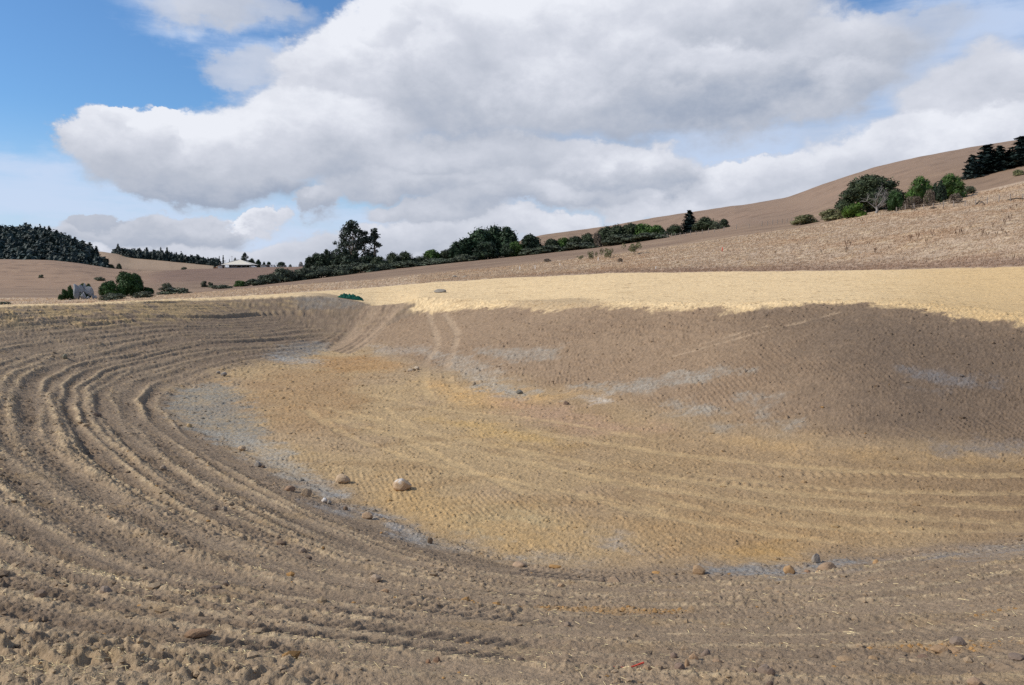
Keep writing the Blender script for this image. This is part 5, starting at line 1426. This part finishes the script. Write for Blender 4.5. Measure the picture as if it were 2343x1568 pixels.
rock('rock', 1063, 635, 10, 4, lin(170, 165, 155), 'second bit of grey rubble at the upper edge of the straw', 'rock', None, 5)

def fence(pts, n, label, hgt=1.25):
    """posts and two wires along photo pixels of its foot"""
    P = [np.array(ground_at(u, v, 300, 90)) for u, v in pts]
    L_ = np.cumsum([0] + [np.linalg.norm(P[i + 1] - P[i]) for i in range(len(P) - 1)]); tt = np.linspace(0, L_[-1], n)
    X = np.interp(tt, L_, [p[0] for p in P]); Yv = np.interp(tt, L_, [p[1] for p in P]); Zv = height(X, Yv)
    o = thing('wire_fence', label, 'fence', (X[0], Yv[0], Zv[0]))
    g = Geo(); tube(g, [(0, 0, -.2), (0, 0, hgt * .96), (0, 0, hgt)], [.085, .08, .05], 6); pm = g.mesh('fence_post'); pm.materials.append(WOOD)
    for k in range(n):
        p = link('post', pm, None, o); p.location = (X[k] - X[0], Yv[k] - Yv[0], Zv[k] - Zv[0]); p.rotation_euler = (vr.uniform(-.07, .07), vr.uniform(-.12, .12), 0); p.scale = (1, 1, vr.uniform(.8, 1.15))
    for hh in (.55, .95):
        g = Geo(); tube(g, np.stack([X - X[0], Yv - Yv[0], Zv - Zv[0] + hh], -1), [.012] * n, 3); link('wire', g.mesh('wire'), WOOD, o)
fence([(1345, 564), (1410, 557), (1560, 541), (1640, 532), (1745, 518), (1810, 508)], 38, 'post and wire fence along the top of the dry grass below the tree line')
fence([(2050, 486), (2145, 477), (2240, 469), (2306, 461), (2420, 450)], 16, 'post and wire fence uphill of the oak')
def log(path, r, label):
    """a fallen limb lying along photo pixels"""
    P = np.array([ground_at(u, v, 300, 90) for u, v in path]); z = height(P[:, 0], P[:, 1])
    g = Geo(); n = len(P); lift = np.array([.1 + .35 * math.sin(math.pi * k / (n - 1)) for k in range(n)])
    tube(g, np.stack([P[:, 0] - P[0, 0], P[:, 1] - P[0, 1], z - z[0] + lift], -1), np.linspace(r, r * .5, n), 5)
    o = link('fallen_branch', g.mesh('fallen_branch', True), BARK, None, label=label, category='branch', group='fallen branches by the upper fence'); o.location = (P[0, 0], P[0, 1], z[0])
log([(2232, 468), (2240, 465), (2246, 466), (2252, 470)], .14, 'arched fallen branch below the upper fence')
log([(2305, 459.5), (2325, 460), (2346, 457)], .16, 'long fallen branch by the upper fence at the picture edge')
log([(2128, 478), (2137, 479), (2144, 478)], .14, 'short fallen branch by two leaning posts')
log([(2084, 483), (2090, 483), (2098, 481.5)], .12, 'short fallen branch under the brown bare shrub')

# green netting heap on the rim
def netting():
    x, y = ground_at(802, 685, 200, 40); px = y / FPX; W, H = 56 * px, 13 * px
    n, m_ = 40, 18; V = []
    for j in range(m_):
        for i in range(n):
            s, t = i / (n - 1) * 2 - 1, j / (m_ - 1) * 2 - 1
            e = max(0, 1 - abs(s) ** 2.2) * max(0, 1 - t * t)
            p = Vector((s * 4, t * 3, 1.3))
            hh = H * (e ** .7) * (.75 + .5 * mnoise.noise(p) + .25 * mnoise.noise(p * 2.7)) + .05 * mnoise.noise(p * 6)
            xx, yy = x + s * W / 2, y + t * W * .16 + .3 * s
            V.append((xx, yy, float(height(xx, yy)[0]) + .02 + max(0, hh)))
    F_ = [(j * n + i, j * n + i + 1, (j + 1) * n + i + 1, (j + 1) * n + i) for j in range(m_ - 1) for i in range(n - 1)]
    mt, nt, b = new_mat('green_net'); nn = fbm(objcoord(), 9.0, 4.0, .6)
    Ex.put(b.inputs['Base Color'], mixc(nn, (.004, .055, .035), (.012, .14, .095))); b.inputs['Roughness'].default_value = .7
    bump(b, fbm(objcoord(), 4.0, 5.0, .7), .8, .25)
    V = np.array(V); c = V.mean(0); me = mesh_from('green_netting', V - c, np.array(F_)); o = link('green_netting', me, mt, None, label='crumpled heap of green netting on the rim by the notch', category='netting'); o.location = c
    return o
netting()
# orange plastic whip lying on the bank
def whip():
    pts = [ground_at(u, v, 40) for u, v in [(1403, 1534), (1425, 1532), (1447, 1529.5), (1472, 1525)]]
    z = [float(height(*p)[0]) for p in pts]; g = Geo(); x0, y0 = pts[0]
    tube(g, [(p[0] - x0, p[1] - y0, zz - z[0] + .012 + .006 * k) for k, (p, zz) in enumerate(zip(pts, z))], [.0022, .0045, .006, .0075], 5)
    mt, nt, b = new_mat('orange_plastic'); b.inputs['Base Color'].default_value = (.85, .10, .05, 1); b.inputs['Roughness'].default_value = .5
    o = link('marker_whip', g.mesh('marker_whip', True), mt, None, label='thin orange red plastic marker whip lying on the near soil', category='marker'); o.location = (x0, y0, z[0])
whip()

# ------------------------------------------------------------------ the farm on the plateau
def boxes(name, bx, mat, parent, tint=1.0):
    g = Geo()
    for (x0, x1, y0, y1, z0, z1) in bx:
        v = [(x, y, z) for z in (z0, z1) for y in (y0, y1) for x in (x0, x1)]
        g.add(v, [(0, 2, 3), (0, 3, 1), (4, 5, 7), (4, 7, 6), (0, 1, 5), (0, 5, 4), (2, 6, 7), (2, 7, 3), (0, 4, 6), (0, 6, 2), (1, 3, 7), (1, 7, 5)], tint)
    return link(name, g.mesh(name), mat, parent)
ROOF = plain_mat('roof_metal', (.66, .60, .50), .5, .12, 1.5); DARKW = plain_mat('dark_boards', (.045, .04, .036)); GREYW = plain_mat('grey_boards', (.24, .24, .25)); CREAM = plain_mat('cream_siding', (.55, .50, .44), .7, .1, 1.0); RUSTW = plain_mat('rust_boards', (.26, .12, .06)); GLASS = plain_mat('dark_glass', (.03, .035, .04), .15, .05); TYRE = plain_mat('tyre', (.02, .02, .02)); GALV = plain_mat('galvanised', (.45, .46, .47), .5, .1)
def farm():
    y = 640.0; px = y / FPX
    X = lambda u: ray(u, 612)[0] * y
    gz = lambda x, yy=y: float(height(x, yy)[0])
    x0, x1 = X(508), X(575); w = x1 - x0; xm = (x0 + x1) / 2; z = min(gz(x0), gz(x1), gz(xm))
    o = thing('barn', 'open fronted hay barn with a wide pale hipped metal roof', 'barn', (xm, y, z))
    e, top, dp = 3.7, 7.9, 17.0
    g = Geo(); hw = w / 2 + .6; ax = -w * .06
    # hipped roof: front slope, two ends, back slope, with thickness at the eaves
    v = [(-hw, -.8, e), (hw, -.8, e), (hw, dp, e), (-hw, dp, e), (ax - 1.2, dp * .45, top), (ax + 1.2, dp * .55, top)]
    f = [(0, 1, 5), (0, 5, 4), (1, 2, 5), (2, 3, 4), (2, 4, 5), (3, 0, 4)]
    g.add(v, f, 1.0); r = link('roof', g.mesh('barn_roof'), ROOF, o)
    boxes('fascia', [(-hw, hw, -.86, -.80, e - .38, e + .02)], WHITE, r)
    boxes('wall', [(-w / 2, w / 2, dp - 1, dp - .8, 0, e)], DARKW, o)
    boxes('wall', [(w / 2 - .2, w / 2, 0.3, dp - 1, 0, e)], DARKW, o)
    boxes('floor_slab', [(-w / 2, w / 2, 0.3, dp - 1, -.4, .05)], DARKW, o)
    for k in range(7):
        xx = -w / 2 + .2 + k * (w - .5) / 6
        boxes('post', [(xx - .12, xx + .12, -.1, .14, -.5, e)], GREYW, o)
    for k in range(9):
        xx = -w / 2 + 2.6 + k * (w - 3.2) / 9
        boxes('stall_panel', [(xx, xx + (w - 3.2) / 9 - .25, .35, .45, 0, 1.35 + .25 * (k % 2))], GREYW, o)
    boxes('hay_stack', [(-w * .28, -w * .08, 6, 9, 0, 2.4), (w * .02, w * .3, 7, 10, 0, 2.0)], CREAM, o)
    # lean-to and board fence
    a0, a1 = X(498.5), X(507.8); s = thing('lean_to', 'small pale lean-to with a dark red roof edge at the barn end', 'shed', ((a0 + a1) / 2, y, gz((a0 + a1) / 2))); q = (a1 - a0) / 2
    boxes('wall', [(-q, q, 0, 5, -.4, 2.9)], CREAM, s); g = Geo(); g.add([(-q - 1, -.4, 2.95), (q + 2.5, -.4, 3.7), (q + 2.5, 5.4, 3.7), (-q - 1, 5.4, 2.95), (-q - 1, -.4, 2.8), (q + 2.5, -.4, 3.5)], [(0, 1, 2), (0, 2, 3), (4, 5, 1), (4, 1, 0)], 1.0); link('roof', g.mesh('lean_roof'), RUSTW, s)
    b0, b1 = X(489.5), X(498); s = thing('board_fence', 'rust coloured board fence next to the lean-to', 'fence', (b0, y, gz(b0)))
    nb = 8
    for k in range(nb): boxes('board', [(k * (b1 - b0) / nb, (k + .94) * (b1 - b0) / nb, 0, .06, -.3, 1.75 + .1 * (k % 3))], RUSTW, s)
    for k in (0, .5, 1): boxes('post', [(k * (b1 - b0) - .06, k * (b1 - b0) + .06, .07, .2, -.3, 1.9)], WOOD, s)
    # long shed
    c0, c1 = X(583), X(608); q = (c1 - c0) / 2; yy = y + 14; s = thing('long_shed', 'long low grey shed with a flat pale roof beside the barn', 'shed', ((c0 + c1) / 2, yy, gz((c0 + c1) / 2, yy)))
    boxes('roof', [(-q - .3, q + .3, -.6, 6.5, 2.55, 2.8)], GALV, s); boxes('wall', [(-q, q, 5.8, 6, -.4, 2.55)], GREYW, s); boxes('wall', [(-q, -q + 4, 0, .15, -.4, 2.55)], CREAM, s)
    for k in range(6): boxes('post', [(-q + 4 + k * (2 * q - 4.2) / 5, -q + 4.15 + k * (2 * q - 4.2) / 5, 0, .15, -.4, 2.55)], GREYW, s)
    boxes('panel', [(-q + 4.2, q - 3, .2, .3, 0, 1.3)], GREYW, s)
    # pickup, trailer, car
    def wheels(s, xs, r, yoff=-.05):
        for xx in xs:
            g = Geo(); t = np.linspace(0, 2 * math.pi, 13)[:-1]; n = 12
            v = [(xx + r * math.cos(k), yoff, r + r * math.sin(k)) for k in t] + [(xx + r * math.cos(k), yoff + .25, r + r * math.sin(k)) for k in t] + [(xx, yoff, r)]
            f = [(k, (k + 1) % n, n + (k + 1) % n) for k in range(n)] + [(k, n + (k + 1) % n, n + k) for k in range(n)] + [((k + 1) % n, k, 2 * n) for k in range(n)]
            g.add(v, f, 1.0); link('wheel', g.mesh('wheel'), TYRE, s)
    d0 = X(579); s = thing('pickup_truck', 'white pickup truck parked at the far end of the barn', 'truck', (d0, y - 1, gz(d0, y - 1)))
    prof = [(-2.6, .45), (-2.6, 1.15), (-.9, 1.2), (-.75, 1.85), (.65, 1.85), (1.25, 1.2), (2.55, 1.05), (2.6, .45)]
    g = Geo(); n = len(prof); v = [(p, 0, q) for p, q in prof] + [(p, 1.8, q) for p, q in prof]
    f = [(0, k + 1, k + 2) for k in range(n - 2)][::-1] + [(n, n + k + 2, n + k + 1) for k in range(n - 2)]
    for k in range(n): f += [(k, n + k, n + (k + 1) % n), (k, n + (k + 1) % n, (k + 1) % n)]
    g.add(v, [(a, b, c) for a, b, c in f], 1.0); link('body', g.mesh('truck_body'), WHITE, s)
    boxes('window', [(-.55, .05, -.015, 0, 1.27, 1.72), (.12, .72, -.015, 0, 1.27, 1.62)], GLASS, s); wheels(s, (-1.6, 1.65), .38)
    e0 = X(618.5); s = thing('trailer', 'white box trailer standing past the long shed', 'trailer', (e0, y + 4, gz(e0, y + 4)))
    boxes('body', [(-1.7, 1.7, 0, 2.1, .5, 2.5)], WHITE, s); boxes('window', [(-.9, .3, -.015, 0, 1.4, 1.9)], GLASS, s); wheels(s, (-.5, .4), .36); boxes('drawbar', [(1.7, 2.9, .95, 1.1, .5, .62)], GALV, s)
    f0 = X(602); s = thing('parked_car', 'pale car parked before the end of the long shed', 'car', (f0, y + 2, gz(f0, y + 2)))
    boxes('body', [(-2.0, 2.0, 0, 1.7, .35, .95)], GALV, s); boxes('cabin', [(-1.1, 1.0, .1, 1.6, .95, 1.45)], WHITE, s); boxes('window', [(-.95, -.05, .085, .1, 1.0, 1.38), (.05, .9, .085, .1, 1.0, 1.38)], GLASS, s); wheels(s, (-1.25, 1.25), .33)
    h0, h1 = X(683.5), X(693); q = (h1 - h0) / 2; s = thing('open_shed', 'small open grey shed near the dark cypresses', 'shed', ((h0 + h1) / 2, y, gz((h0 + h1) / 2)))
    boxes('roof', [(-q - .2, q + .2, -.4, 3.2, 1.75, 1.9)], GALV, s); boxes('wall', [(-q, q, 2.8, 3, -.3, 1.75)], DARKW, s); boxes('wall', [(-q, -q + 1.3, 0, .1, -.3, 1.75)], GREYW, s)
    for k in (-q, 0, q - .12): boxes('post', [(k, k + .12, 0, .12, -.3, 1.75)], GREYW, s)
    for (u, vt, lab) in [(484, 601, 'short utility pole with a crossarm before the barn'), (497, 596, 'utility pole behind the board fence'), (616.5, 601, 'utility pole beside the white trailer'), (513, 586, 'tall pale pole behind the lean-to')]:
        xx = X(u); yy = y + 18; zz = gz(xx, yy); H = ray(u, vt)[1] * yy - zz; s = thing('utility_pole', lab, 'pole', (xx, yy, zz), 0, 'utility poles by the barn')
        g = Geo(); tube(g, [(0, 0, -.5), (0, 0, H)], [.16, .11], 6); link('pole', g.mesh('pole'), WOOD, s); boxes('crossarm', [(-.9, .9, -.06, .06, H - .6, H - .45)], WOOD, s)
    # paddock rails between shed and cypresses
    s = thing('paddock_fence', 'pale paddock rails on the plateau between trailer and open shed', 'fence', (X(640), y - 4, gz(X(640), y - 4)))
    n = 14; L_ = X(716) - X(640)
    for k in range(n):
        xx = L_ * k / (n - 1); boxes('post', [(xx - .07, xx + .07, 0, .14, gz(X(640) + xx, y - 4) - gz(X(640), y - 4) - .2, gz(X(640) + xx, y - 4) - gz(X(640), y - 4) + 1.3)], GALV, s)
    for hh in (.6, 1.15):
        g = Geo(); xs = np.linspace(0, L_, n); tube(g, [(xx, -.03, gz(X(640) + xx, y - 4) - gz(X(640), y - 4) + hh) for xx in xs], [.05] * n, 4); link('rail', g.mesh('rail'), GALV, s)
farm()
